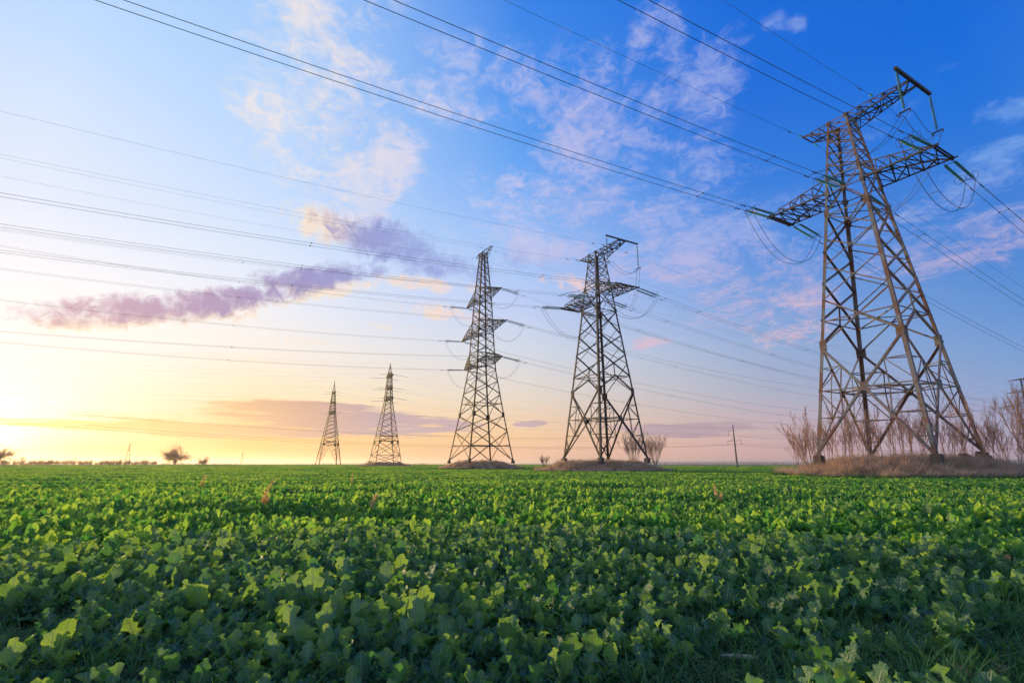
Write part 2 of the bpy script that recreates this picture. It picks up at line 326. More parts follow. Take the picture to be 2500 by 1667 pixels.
# ------------------------------------------------------------------ ground
def smooth(a, b, x):
    t = np.clip((x - a) / (b - a), 0, 1); return t * t * (3 - 2 * t)
def gz(x, y):
    x = np.asarray(x, float); y = np.asarray(y, float); r = np.hypot(x, y)
    z = (0.62 - 0.42 * smooth(-0.05, 0.25, x / (r + 1))) * smooth(70, 330, r)
    z = z - 0.08 * smooth(3, 40, r) * (1 - smooth(60, 120, r))
    z = z + 0.05 * np.sin(x * 0.31 + 1) * np.cos(y * 0.27) * smooth(2, 12, r)
    z = z + 0.16 * np.sin(x * 0.031 + 2.0) * np.sin(y * 0.05 + 0.6) * smooth(40, 120, r)
    return z
def build_ground():
    rr = np.concatenate([[0.0], np.geomspace(0.5, 9000, 150)]); na = 256
    vs = [(0, 0, float(gz(0, 0)))]; fs = []
    for r in rr[1:]:
        for j in range(na):
            a = 2 * math.pi * j / na; x, y = r * math.sin(a), r * math.cos(a); vs.append((x, y, float(gz(x, y))))
    fs += [(0, 1 + (j + 1) % na, 1 + j) for j in range(na)]
    for i in range(len(rr) - 2):
        b0, b1 = 1 + i * na, 1 + (i + 1) * na
        fs += [(b0 + j, b0 + (j + 1) % na, b1 + (j + 1) % na, b1 + j) for j in range(na)]
    m = MB(); m.add(vs, fs)
    mt, t, b, o = mat('field_soil'); co = texco(t)
    n = noise(co, 0.8, 8, 0.6, tree=t); n2 = noise(co, 14.0, 6, 0.7, tree=t); n3 = noise(co, 0.03, 5, 0.6, tree=t)
    soil = mixc(n2, (0.035, 0.022, 0.014), (0.11, 0.075, 0.05), tree=t)
    gr = mixc(n2, (0.02, 0.05, 0.015), (0.05, 0.1, 0.03), tree=t)
    near = mixc(sstep(n, 0.42, 0.56, tree=t), soil, gr, tree=t)
    geo = t.nodes.new('ShaderNodeNewGeometry'); ln = t.nodes.new('ShaderNodeVectorMath'); ln.operation = 'LENGTH'; t.links.new(geo.outputs['Position'], ln.inputs[0])
    far = sstep(ln.outputs['Value'], 150, 260, tree=t)
    fc = mixc(n3, (0.03, 0.085, 0.025), (0.06, 0.12, 0.035), tree=t)
    fc = mixc(sstep(ln.outputs['Value'], 420, 700, tree=t), fc, mixc(n3, (0.12, 0.1, 0.07), (0.08, 0.1, 0.05), tree=t), tree=t)
    sv(t, b, 'Base Color', mixc(far, near, fc, tree=t)); sv(t, b, 'Roughness', 0.95)
    bump(t, b, n2, 0.6, 0.03)
    tag(m.build('ground', mt, smooth=True), kind='structure')
build_ground()

# distant ridges
def ridge(name, az0, az1, dist, h, matr, seed):
    rnd = np.random.RandomState(seed); n = 120; m = MB(); vs = []
    ph = rnd.rand(8) * 6.28
    for i in range(n):
        t = i / (n - 1); a = R(az0 + (az1 - az0) * t)
        hh = h * (0.72 + 0.12 * math.sin(5 * t + ph[0]) + 0.08 * math.sin(17 * t + ph[1]) + 0.05 * math.sin(41 * t + ph[2])) * min(1, 8 * t, 8 * (1 - t)) + 0.5
        for d, z in ((dist - h * 9, 0.0), (dist - h * 3, hh * 0.7), (dist, hh), (dist + h * 9, 0.0)):
            vs.append((d * math.sin(a), d * math.cos(a), z))
    fs = [(i * 4 + j, (i + 1) * 4 + j, (i + 1) * 4 + j + 1, i * 4 + j + 1) for i in range(n - 1) for j in range(3)]
    m.add(vs, fs); tag(m.build(name, matr, smooth=True), kind='structure')
HILL = m_plain('far_hill', (0.1, 0.1, 0.12), 1.0, 0, 0.3, 0.004)
ridge('hills', 2, 75, 5200, 40, HILL, 3)
ridge('hills', -40, 12, 6500, 20, HILL, 5)
#PART2
# ------------------------------------------------------------------ lattice pylons
FACES = {'near': ((-1, -1), (1, -1), (0, -1)), 'far': ((-1, 1), (1, 1), (0, 1)),
         'left': ((-1, -1), (-1, 1), (-1, 0)), 'right': ((1, -1), (1, 1), (1, 0))}
class Pylon:
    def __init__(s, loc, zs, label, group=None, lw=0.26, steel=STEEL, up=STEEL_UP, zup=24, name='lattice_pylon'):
        s.loc = Vector(loc); s.zs = zs; s.lw = lw; s.steel = steel; s.up = up; s.zup = zup
        s.root = empty(name, loc, -YAW, label, 'pylon', group)
        s.face = {k: MB() for k in FACES}; s.rings = MB(); s.gus = MB(); s.gn = 0
    def h(s, z): return float(np.interp(z, [a for a, b in s.zs], [b for a, b in s.zs]))
    def c(s, k, z): h = s.h(z); return Vector((k[0] * h, k[1] * h, z))
    def br(s, face, p, q, w, off=0.0):
        n = Vector((*FACES[face][2], 0)); d = (Vector(q) - Vector(p)); e1 = d.cross(n)
        o = n * (0.004 + off) ; s.face[face].lbar(Vector(p) + o, Vector(q) + o, w, e1, -n)
    def X(s, face, z0, z1, w):
        a, b, n = FACES[face]
        s.br(face, s.c(a, z0), s.c(b, z1), w, 0.01); s.br(face, s.c(b, z0), s.c(a, z1), w, -w * 0.5)
    def Hz(s, face, z, w):
        a, b, n = FACES[face]; s.br(face, s.c(a, z), s.c(b, z), w, 0.02)
    def mid(s, face, z):
        a, b, n = FACES[face]; return (s.c(a, z) + s.c(b, z)) / 2
    def legs(s, z0=None, foot=0.0):
        ztop = s.zs[-1][0]; z0 = s.zs[0][0]
        for k in ((-1, -1), (1, -1), (1, 1), (-1, 1)):
            m = MB()
            zz = [z for z, _ in s.zs]
            for a, b in zip(zz[:-1], zz[1:]):
                w = s.lw * (1.0 if b <= s.zup else 0.72)
                m.lbar(s.c(k, a), s.c(k, b + 0.02), w, (-k[0], 0, 0), (0, -k[1], 0), max(.02, w * 0.12))
            m.build('leg', s.steel, s.root)
            if foot:
                p = s.c(k, z0); f = MB(); hgt = foot
                f.box((p.x - k[0] * 0.1, p.y - k[1] * 0.1, z0 - hgt / 2 + 0.03), (s.lw * 1.15, s.lw * 1.15, hgt / 2))
                f.box((p.x - k[0] * 0.1, p.y - k[1] * 0.1, z0 + 0.05), (s.lw * .9, s.lw * .9, 0.03))
                o = f.build('footing', CONC, s.root)
    def gusset(s, k, z, r):
        p = s.c(k, z); G = MB()
        for f, (a, b, n) in FACES.items():
            if k in (a, b):
                nv = Vector((*n, 0)); e = Vector((-k[0], 0, 0)) if n[0] == 0 else Vector((0, -k[1], 0))
                c = p + nv * 0.03 + e * r * 0.55; hx = Vector((abs(e.x) * r * .62 + abs(nv.x) * 0.012, abs(e.y) * r * .62 + abs(nv.y) * 0.012, r))
                G.box(c, hx)
                if s.lw > 0.2:
                    for i in range(4):
                        for j in range(2): G.box(c + nv * 0.02 + e * (j - .5) * r * 0.6 + Vector((0, 0, (i - 1.5) * r * 0.42)), (0.022, 0.022, 0.022))
        G.build('gusset_plate', s.steel, s.root)
    def gmid(s, face, z, r):
        nv = Vector((*FACES[face][2], 0)); p = s.mid(face, z) + nv * 0.04; G = MB()
        G.box(p, (r if nv.x == 0 else 0.012, r if nv.y == 0 else 0.012, r))
        t = Vector((0 if nv.x else 1, 0 if nv.y else 1, 0))
        for i in range(4):
            for j in range(4): G.box(p + nv * 0.02 + t * (j - 1.5) * r * 0.42 + Vector((0, 0, (i - 1.5) * r * 0.42)), (0.02, 0.02, 0.02))
        G.build('gusset_plate', s.steel, s.root)
    def arm(s, name, sx, zb, zt, xt, wt, n, w, steel=None, ztip=None, xe=0.9, he=0.45, ends=True, top=True):
        m = MB(); hb, ht = s.h(zb), s.h(zt); ztip = zb if ztip is None else ztip
        xt = abs(xt); r_ = {}
        for k in (-1, 1):
            for i in range(n + 1):
                t = i / n
                r_['b', k, i] = Vector((sx * (hb + (xt - hb) * t), k * (hb + (wt - hb) * t), zb + (ztip - zb) * t))
                te = min(t / xe, 1.0)
                z = zt + (ztip + he - zt) * te; wy = ht + (wt - ht) * t; x = ht + (xt - ht) * t
                if i == n: r_['t', k, i] = r_['b', k, i].copy()
                else: r_['t', k, i] = Vector((sx * x, k * wy, z)) if i == 0 else Vector((sx * (hb + (xt - hb) * t), k * wy, z))
        Zv = Vector((0, 0, 1))
        for k in (-1, 1):
            y = Vector((0, k, 0))
            e = r_['b', k, n] + (r_['b', k, n] - r_['b', k, 0]).normalized() * 0.3
            m.lbar(r_['b', k, 0], e, w * 1.25, Zv, -y)
            for i in range(n):
                if top or i == n - 1: m.lbar(r_['t', k, i], r_['t', k, i + 1], w * 1.0, -Zv, -y)
                if i and i < n: m.lbar(r_['b', k, i], r_['t', k, i], w * 0.75, (sx, 0, 0), -y)
                if i < n - 1:
                    if i % 2 == 0: m.lbar(r_['b', k, i + 1], r_['t', k, i], w * 0.75, (sx, 0, 0), -y)
                    else: m.lbar(r_['b', k, i], r_['t', k, i + 1], w * 0.75, (sx, 0, 0), -y)
        for i in range(n + 1):
            if i: m.lbar(r_['b', -1, i], r_['b', 1, i], w * (1.3 if i == n else 0.75), (sx, 0, 0), Zv)
            if 0 < i < n: m.lbar(r_['t', -1, i], r_['t', 1, i], w * 0.7, (sx, 0, 0), Zv)
            if i < n:
                k = 1 if i % 2 else -1
                m.lbar(r_['b', k, i] + Zv * 0.03, r_['b', -k, i + 1] + Zv * 0.03, w * 0.8, (sx, 0, 0), Zv)
                if w > 0.105: m.lbar(r_['b', -k, i] + Zv * 0.09, r_['b', k, i + 1] + Zv * 0.09, w * 0.7, (sx, 0, 0), Zv)
                if i < n - 1: m.lbar(r_['t', k, i] - Zv * 0.03, r_['t', -k, i + 1] - Zv * 0.03, w * 0.6, (sx, 0, 0), Zv)
        if ends:
            dx = Vector((sx * -0.25, 0, 0.05))
            m.lbar(r_['b', -1, n] + dx + Vector((0, -0.35, 0)), r_['b', 1, n] + dx + Vector((0, 0.35, 0)), w * 1.5, (sx, 0, 0), Zv)
        return m.build(name, steel or s.up, s.root)
    def finish(s):
        for k, m in s.face.items():
            if m.n: m.build('face_bracing', s.steel, s.root)
        if s.rings.n: s.rings.build('ring_bracing', s.steel, s.root)
    def world(s, p):
        ax = Vector((math.cos(YAW), -math.sin(YAW), 0)); ay = Vector((math.sin(YAW), math.cos(YAW), 0))
        return s.loc + ax * p[0] + ay * p[1] + Vector((0, 0, p[2]))
AX = Vector((math.cos(YAW), -math.sin(YAW), 0)); AY = Vector((math.sin(YAW), math.cos(YAW), 0))
PZ = dict(z0=.672, z1=10.421, zw=6.354, zd=12.739, zc=16.271, zb=19.312, z2=23.178, z3=25.386, z4=26.977, z5=31.893, z6=33.021)
def portal_pylon(loc, label, thin=1.0, foot=.7, steel=STEEL, up=STEEL_UP):
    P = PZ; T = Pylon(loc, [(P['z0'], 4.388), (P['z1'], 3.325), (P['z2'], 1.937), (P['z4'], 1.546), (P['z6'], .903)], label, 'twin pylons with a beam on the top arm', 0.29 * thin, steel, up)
    T.legs(foot=foot)
    W, w, q = 0.17 * thin, 0.11 * thin, 0.078 * thin
    lv = [P['z2'], 20.7, 18.0, 14.75]
    for f in ('near', 'far'):
        for a, b in zip(lv[1:], lv[:-1]): T.X(f, a, b, w)
        T.X(f, P['z1'], lv[-1], W * 0.9)
        T.X(f, P['z2'], P['z4'], w); T.Hz(f, P['z2'], w * 1.2); T.Hz(f, P['z3'], w)
    for f in ('left', 'right'):
        for a, b in ((P['zb'], P['z2']), (P['zc'], P['zb']), (P['zd'], P['zc'])): T.X(f, a, b, W)
        T.X(f, P['z2'], P['z4'], w); T.Hz(f, P['z2'], w * 1.2)
        m = T.mid(f, P['zd']); a, b, n = FACES[f]
        T.br(f, T.c(a, P['z1']), m, W); T.br(f, T.c(b, P['z1']), m, W)
        ha, hb = T.h(P['zd']), T.h(P['zc']); tt = ha / (ha + hb); zx = P['zd'] + (P['zc'] - P['zd']) * tt
        T.br(f, m, T.mid(f, zx), w)
    up_l = [P['z4'], 28.3, 29.6, 30.8, P['z5'], P['z6']]
    for f in FACES:
        T.Hz(f, P['zd'], w * 1.1); T.Hz(f, P['z4'], w); T.Hz(f, P['z5'], w); T.Hz(f, P['z6'], w)
        if f in ('near', 'far'):
            T.Hz(f, 28.3, w * .9); T.Hz(f, 30.8, w * .9)
        for a, b in zip(up_l[:-1], up_l[1:]): T.X(f, a, b, w * 0.85)
        # diamond of main diagonals round the waist
        A, B, n = FACES[f]; md = T.mid(f, P['zw']); T.Hz(f, P['zw'], w)
        z1, zw, z0 = P['z1'], P['zw'], P['z0']
        for K in (A, B):
            c1, cw, c0 = T.c(K, z1), T.c(K, zw), T.c(K, z0)
            T.br(f, c1, md, W * 1.1, 0.02); T.br(f, md, c0, W * 1.15, 0.02)
            dz = lambda t: c1 + (md - c1) * t
            lz = lambda z: T.c(K, z)
            u = dz(0.5); T.br(f, lz(u.z), u, q); T.br(f, cw, u, q)
            u2 = dz(0.75); T.br(f, u, (cw + md) / 2, q)
            ez = lambda t: md + (c0 - md) * t
            e1, e2 = ez(0.42), ez(0.76)
            T.br(f, lz(e1.z), e1, q); T.br(f, lz(e2.z), e2, q); T.br(f, cw, e1, q); T.br(f, lz(e1.z), e2, q)
            T.br(f, (cw + md) / 2, e1, q)
            g = [h for h in FACES if h != f and K in FACES[h][:2]][0]
            if f in ('near', 'far'):
                md2 = T.mid(g, zw)
                for p1, p2 in ((u, c1 + (md2 - c1) * .5), (e1, md2 + (c0 - md2) * .42), (e2, md2 + (c0 - md2) * .76)):
                    T.face[f].lbar(p1, p2, q, (0, 0, 1), (p1 - T.c(K, p1.z)) * -1)
        T.gmid(f, zw, 0.34)
    ms = [T.mid(f, P['zw']) for f in ('near', 'right', 'far', 'left')]
    for i in range(4):
        T.rings.lbar(ms[i] + Vector((0, 0, -.06)), ms[(i + 1) % 4] + Vector((0, 0, -.06)), w, (0, 0, 1), -ms[i])
    T.rings.lbar(ms[0] + Vector((0, 0, .05)), ms[2] + Vector((0, 0, .05)), w, (0, 0, 1), (1, 0, 0)); T.rings.lbar(ms[1] + Vector((0, 0, .12)), ms[3] + Vector((0, 0, .12)), w, (0, 0, 1), (0, 1, 0))
    for z in (P['zd'], P['z2'], P['z4']):
        G = MB(); G.lbar(T.c((-1, -1), z), T.c((1, 1), z), q * 1.2, (0, 0, 1), (1, -1, 0)); G.lbar(T.c((-1, 1), z - .08), T.c((1, -1), z - .06), q * 1.2, (0, 0, 1), (1, 1, 0)); G.build('ring_bracing', steel, T.root)
    for k in ((-1, -1), (1, -1), (1, 1), (-1, 1)):
        T.gusset(k, P['z1'], 0.48); T.gusset(k, P['z2'], 0.36); T.gusset(k, P['z3'], 0.28); T.gusset(k, P['z4'], 0.22); T.gusset(k, P['z6'] - .1, 0.22)
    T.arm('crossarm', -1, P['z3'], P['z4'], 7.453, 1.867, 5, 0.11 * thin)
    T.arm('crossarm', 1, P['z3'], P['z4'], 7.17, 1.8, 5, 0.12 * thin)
    # upper arms
    a = MB(); Zv = Vector((0, 0, 1)); nn = 5; hb, ht = T.h(P['z5']), T.h(P['z6']); node = {}
    for k in (-1, 1):
        for i in range(nn + 1):
            t = i / nn
            wt = [ht, .95, .95, .92, .82, .7][i]
            node['t', k, i] = Vector((ht + (6.05 - ht) * t, k * wt, P['z6'] + .05 * t))
            node['b', k, i] = Vector((hb + (6.05 - hb) * t, k * (hb + (.7 - hb) * t), P['z5'] + (P['z6'] - .12 - P['z5']) * t))
        for i in range(nn):
            y = Vector((0, k, 0))
            a.lbar(node['t', k, i], node['t', k, i + 1], w, -Zv, -y); a.lbar(node['b', k, i], node['b', k, i + 1], w, Zv, -y)
            if i < nn - 1:
                a.lbar(node['t', k, i + 1], node['b', k, i + 1], q, (1, 0, 0), -y)
                a.lbar(node['b', k, i] if i % 2 else node['t', k, i], node['t', k, i + 1] if i % 2 else node['b', k, i + 1], q, (1, 0, 0), -y)
    for i in range(1, nn + 1):
        a.lbar(node['t', -1, i], node['t', 1, i], q, (1, 0, 0), -Zv); a.lbar(node['b', -1, i], node['b', 1, i], q, (1, 0, 0), Zv)
        k = 1 if i % 2 else -1
        a.lbar(node['t', k, i - 1] - Zv * .03, node['t', -k, i] - Zv * .03, q, (1, 0, 0), -Zv); a.lbar(node['b', k, i - 1] + Zv * .03, node['b', -k, i] + Zv * .03, q, (1, 0, 0), Zv)
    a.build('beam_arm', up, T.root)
    s_ = MB(); tipn, tipf = Vector((-3.35, -.95, 32.93)), Vector((-3.35, .95, 32.93))
    for k, tp in ((-1, tipn), (1, tipf)):
        t0, b0 = Vector((-ht, k * ht, P['z6'])), Vector((-hb, k * hb, P['z5'])); y = Vector((0, k, 0))
        s_.lbar(t0, tp + Zv * .04, w, -Zv, -y); s_.lbar(b0, tp, w, Zv, -y)
        for t in (.35, .68): s_.lbar(t0.lerp(tp, t), b0.lerp(tp, t), q, (1, 0, 0), -y)
        s_.lbar(t0, b0.lerp(tp, .35), q, (1, 0, 0), -y); s_.lbar(b0.lerp(tp, .35), t0.lerp(tp, .68), q, (1, 0, 0), -y)
    s_.lbar(tipn, tipf, w, (-1, 0, 0), Zv)
    for t in (.35, .68):
        for zz, hh in ((P['z6'], ht), (P['z5'], hb)):
            s_.lbar(Vector((-hh, -hh, zz)).lerp(tipn, t), Vector((-hh, hh, zz)).lerp(tipf, t), q, (-1, 0, 0), Zv)
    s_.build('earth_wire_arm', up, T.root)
    b_ = MB()
    bt = .12 if loc[0] > 20 else .085
    for dx in (-bt * .7, bt * .7): b_.box((6.13 + dx, 0, 33.12), (0.03, 3.15, bt * .85))
    b_.box((6.13, 0, 33.12 + bt), (bt, 3.2, 0.016)); b_.box((6.13, 0, 33.12 - bt), (bt, 3.2, 0.016))
    for y in (-3.15, 3.15): b_.box((6.13, y, 33.12), (bt * 1.15, 0.03, bt * 1.15))
    b_.build('jumper_beam', STEEL_DK, T.root)
    T.finish(); return T
T1 = portal_pylon((32.65, 44.26, EYE), 'tallest, nearest lattice pylon on the right, rusty steel legs among bare saplings', 1.0)
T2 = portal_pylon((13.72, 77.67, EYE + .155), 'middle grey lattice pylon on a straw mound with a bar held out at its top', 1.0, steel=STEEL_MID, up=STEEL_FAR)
F = T1  # frame helper

def circuit_pylon(loc, label, zs, arms, wd, foot=0.6, panels=None, steel=STEEL_FAR, top=None, lw=0.2, cat_legs=None, ring=None, group=None):
    T = Pylon(loc, zs, label, group, lw, steel, steel, 999); T.legs(foot=foot)
    for f in FACES:
        for i, (a, b) in enumerate(zip(panels[:-1], panels[1:])):
            if cat_legs and i == 0: continue
            T.X(f, a, b, wd * (1.2 if i < 4 else 0.9))
        for z in (ring or []): T.Hz(f, z, wd * 1.3)
        if cat_legs:
            A, B, n = FACES[f]; md = T.mid(f, panels[1]); T.Hz(f, panels[1], wd * 1.8); T.Hz(f, panels[1] + 1.6, wd)
            for K in (A, B):
                c0 = T.c(K, panels[0]); c1 = T.c(K, panels[1]); T.br(f, md, c0, wd)
                for t in (.25, .5, .75):
                    p = md.lerp(c0, t); l = T.c(K, p.z); T.br(f, p, l, wd * .6)
                    T.br(f, l, md.lerp(c0, max(0, t - .25)), wd * .6)
    for i, (z, zt, xt, n) in enumerate(arms):
        for sx in (-1, 1):
            T.arm('crossarm', sx, z, zt, xt, 0.12 if n > 2 else .1, n, wd * .85, ends=False, he=0.3, xe=0.93)
        for f in FACES: T.Hz(f, z, wd); T.Hz(f, zt, wd)
        if lw > .15:
            for k in ((-1, -1), (1, -1), (1, 1), (-1, 1)): T.gusset(k, z, 0.3); T.gusset(k, zt, 0.22)
    return T
z3p = [.67, 7.0, 10.41, 15.0, 18.0, 20.5, 22.26, 24.3, 26.4, 28.3, 29.9, 31.7, 33.6, 35.6, 37.2, 39.2, 41.0, 42.7, 44.3, 45.7, 46.9, 48.0, 48.6]
T3 = circuit_pylon((-6.77, 113.1, EYE), 'dark pylon with three double crossarms standing left of the grey pylon', [(.67, 5.21), (10.41, 3.72), (20.48, 2.35), (37.2, 1.55), (48.63, .7)],
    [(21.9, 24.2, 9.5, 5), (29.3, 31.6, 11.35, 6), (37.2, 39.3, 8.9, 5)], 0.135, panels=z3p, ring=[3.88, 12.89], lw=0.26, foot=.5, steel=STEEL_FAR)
for k in ((-1, -1), (1, -1), (1, 1), (-1, 1)): T3.gusset(k, 10.41, .5); T3.gusset(k, .8, .35)
hp = MB(); Zv = Vector((0, 0, 1))
for k in (-1, 1):
    for p, q_ in (((.7, .7, 48.6), (4.4, .15, 48.75)), ((.8, .8, 47.0), (4.4, .15, 48.65)), ((.7, .7, 47.9), (2.6, .4, 48.7)), ((1.9, .5, 47.7), (.7, .7, 48.6)), ((3.1, .3, 48.1), (2.6, .4, 48.7)),
                  ((-.7, .7, 48.6), (-2.2, .9, 47.9)), ((-.8, .8, 47.2), (-2.2, .9, 47.85)), ((-1.5, .8, 47.5), (-.7, .7, 48.6))):
        hp.lbar((p[0], k * p[1], p[2]), (q_[0], k * q_[1], q_[2]), .1, Zv, (0, -k, 0))
hp.lbar((-2.2, -.9, 47.85), (-2.2, .9, 47.85), .1, Zv, (1, 0, 0)); hp.lbar((2.6, -.4, 48.7), (2.6, .4, 48.7), .08, Zv, (1, 0, 0))
hp.build('earth_wire_arm', STEEL_FAR, T3.root); T3.finish()
# two far pylons to the left, a third beyond the right edge
z4p = [.4, 3.0, 7.4, 9.6, 12, 14.2, 16.2, 18.2, 20, 21.3, 22.6, 24, 25.3, 26.6, 28, 29.3, 30.7, 32.2]
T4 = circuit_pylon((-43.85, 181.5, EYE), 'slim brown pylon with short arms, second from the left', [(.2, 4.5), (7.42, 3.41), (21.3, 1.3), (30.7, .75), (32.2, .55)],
    [(22.3, 23.3, 5.6, 3), (26.2, 27.0, 3.0, 2), (30.6, 31.3, 4.6, 3)], .13, panels=z4p, ring=[3.0, 7.9, 9.6], lw=.22, foot=.3)
for k in ((-1, -1), (1, -1), (1, 1), (-1, 1)):
    pk = MB(); pk.lbar(T4.c(k, 32.2), (0, 0, 35.3), .14, (-k[0], 0, 0), (0, -k[1], 0)); T4.gusset(k, 7.42, .5)
    T4.face['near'].add([Vector(v) for v in pk.v], pk.f)
T4.face['near'].lbar((-1.0, 0, 35.2), (1.0, 0, 35.2), .08, Zv, (0, 1, 0)); T4.face['near'].lbar((-.35, -.35, 33.4), (.35, .35, 33.4), .08, Zv, (1, 0, 0)); T4.finish()
z5p = [.2, 11.0, 13.5, 16, 18.3, 20.5, 22.6, 24.6, 26.4, 28, 29.6, 31.3, 33, 34.8, 36.5, 38, 39.4]
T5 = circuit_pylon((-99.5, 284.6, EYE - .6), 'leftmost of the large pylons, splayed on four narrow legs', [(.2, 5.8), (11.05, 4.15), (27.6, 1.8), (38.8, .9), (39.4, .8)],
    [(28.0, 29.3, 7.0, 3), (33.6, 34.6, 3.0, 2), (39.2, 40.2, 5.2, 3)], .17, panels=z5p, cat_legs=True, lw=.3, foot=.3)
for k in ((-1, -1), (1, -1), (1, 1), (-1, 1)):
    pk = MB(); pk.lbar(T5.c(k, 39.4), (0, 0, 46), .2, (-k[0], 0, 0), (0, -k[1], 0)); T5.gusset(k, 11.05, .8)
    T5.face['far'].add([Vector(v) for v in pk.v], pk.f)
T5.face['far'].lbar((-1.6, 0, 46), (1.6, 0, 46), .12, Zv, (0, 1, 0)); T5.face['far'].lbar((-.5, -.5, 42), (.5, .5, 42), .1, Zv, (1, 0, 0)); T5.finish()
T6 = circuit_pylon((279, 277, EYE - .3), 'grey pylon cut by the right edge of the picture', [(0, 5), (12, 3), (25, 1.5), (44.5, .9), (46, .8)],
    [(23.0, 24.2, 6.5, 4), (31.0, 33.0, 11.5, 5), (38.5, 39.8, 7.5, 4), (45.2, 45.9, 5.5, 3)], .15, panels=[0, 4, 8, 12, 15.5, 18.5, 21, 23, 25, 27, 29, 31, 33, 35, 37, 38.5, 40, 41.5, 43, 44.5, 46], lw=.25, foot=.3, steel=STEEL_FAR)
T6.finish()
def tiny_pylon(loc, H, label):
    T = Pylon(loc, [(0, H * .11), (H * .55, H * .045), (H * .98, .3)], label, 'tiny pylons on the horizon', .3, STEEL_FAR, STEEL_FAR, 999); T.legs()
    zz = np.linspace(0, .97, 9) * H
    for f in FACES:
        for a, b in zip(zz[:-1], zz[1:]): T.X(f, a, b, .18)
    for zf, xt in ((.6, .14), (.72, .18), (.84, .12)): 
        for sx in (-1, 1): T.arm('crossarm', sx, H * zf, H * (zf + .04), H * xt, .1, 2, .2, ends=False)
    T.finish()
tiny_pylon((-560, 765, 1.2), 32, 'tiny hazy pylon standing between the left edge and the round bare tree')
tiny_pylon((-560, 1090, 1.2), 27, 'tiny pylon between the round bare tree and the leftmost large pylon')

# ------------------------------------------------------------------ insulators and conductors
DISC = [(.05, .03), (.058, .115), (.08, .13), (.09, .03)]
STEP = .21
def string_mesh(m, p, d, n, k=10, R_=1.0, step=STEP):
    d = Vector(d).normalized()
    for i in range(n): m.lathe(Vector(p) + d * i * step, d, [(t, r * R_) for t, r in DISC], k)
def line_geo(T, att, sgn, a, b):
    """point at distance s along the sagging line that leaves attachment att (pylon space)"""
    P0 = T.world(att); D = AY * sgn
    return lambda s, off=0.0: P0 + D * s + AX * off + Vector((0, 0, a * s + b * s * s))
def insulator_set(T, att, sgn, a, b, label, group, glass=GLASS, n=18, seg=10, sp=.75, link=.45, ring=True, twin=True, R_=1.0):
    g = line_geo(T, att, sgn, a, b); P0 = g(0)
    root = empty('insulator_set', P0, 0, label, 'insulator', group)
    loc = lambda s, off=0.0: g(s, off) - P0
    L = link + n * STEP; offs = (-sp / 2, sp / 2) if twin else (0,)
    for o in offs:
        m = MB(); string_mesh(m, loc(link, o), loc(L, o) - loc(link, o), n, seg, R_); st = m.build('disc_string', glass, root, True)
        r = MB(); r.tube([loc(0, o * .8), loc(link, o)], .025, 5); r.tube([loc(link - .05, o), loc(L + .1, o)], .034, 5); r.tube([loc(L, o), loc(L + .75, o)], .035, 5)
        for s in (link - .05, L + .1): r.box(loc(s, o), (.05, .05, .05))
        r.build('link_rod', FITTING, root)
    if twin:
        y = MB()
        for s in (link - .08, L + .12): y.tube([loc(s, -sp / 2 - .05), loc(s, sp / 2 + .05)], .03, 4)
        y.build('yoke_plate', FITTING, root)
    if ring:
        for o in offs:
            c = loc(L - .25, o * 1.25); d = (loc(L, 0) - loc(link, 0)).normalized(); u = Vector((0, 0, 1)); u = (u - d * u.dot(d)).normalized(); v = d.cross(u)
            rr = .42; q = MB(); q.tube([c + (u * math.cos(t) + v * math.sin(t)) * rr for t in np.linspace(0, 5.6, 22)], .016, 5)
            q.tube([c + u * rr, c + d * .45], .014, 4); q.tube([c - u * rr, c + d * .45], .014, 4)
            q.build('corona_ring', FITTING, root)
    return g, L + .55
def conductor(g, s0, s1, label, group, sp=.75, r=.028, twin=True, spacers=(9, 40, 75, 110, 150), damp=(1.2,), k=5, name=None, wmat=None, flat=False):
    P0 = g(s0); root = None
    offs = (-sp / 2, sp / 2) if twin else (0,)
    ss = np.concatenate([np.linspace(s0, s0 + 40, 22), np.linspace(s0 + 40, s1, 42)[1:]])
    if not twin:
        m = MB(); m.tube([g(s) - P0 for s in ss], r, k)
        for dpos in damp:
            c = g(s0 + dpos) - P0
            d = (g(s0 + dpos + .3) - g(s0 + dpos)).normalized()
            m.tube([c - Vector((0, 0, .08)) - d * .22, c - Vector((0, 0, .08)) + d * .22], .05, 5)
        o = m.build(name or 'overhead_wire', wmat or WIRE); o.location = P0
        return tag(o, label, 'wire', group)
    root = empty(name or 'twin_conductor', P0, 0, label, 'wire', group)
    for o in offs:
        m = MB(); m.tube([g(s, o) - P0 for s in ss], r, k); m.build('wire', wmat or WIRE, root)
    for s in spacers:
        if s0 + s < s1:
            m = MB(); m.tube([g(s0 + s, offs[0]) - P0, g(s0 + s, offs[1]) - P0], .022, 4)
            for o in offs: m.box(g(s0 + s, o) - P0, (.05, .05, .05))
            m.build('spacer', FITTING, root)
    for dpos in damp:
        for o in offs:
            m = MB(); c = g(s0 + dpos, o) - P0; d = (g(s0 + dpos + .3, o) - g(s0 + dpos, o)).normalized(); z = Vector((0, 0, -.09))
            m.tube([c, c + z], .02, 4); m.tube([c + z - d * .24, c + z + d * .24], .014, 4)
            for e in (-1, 1): m.tube([c + z + d * e * .16, c + z + d * e * .29], .055, 6)
            m.build('vibration_damper', FITTING, root)
    return root
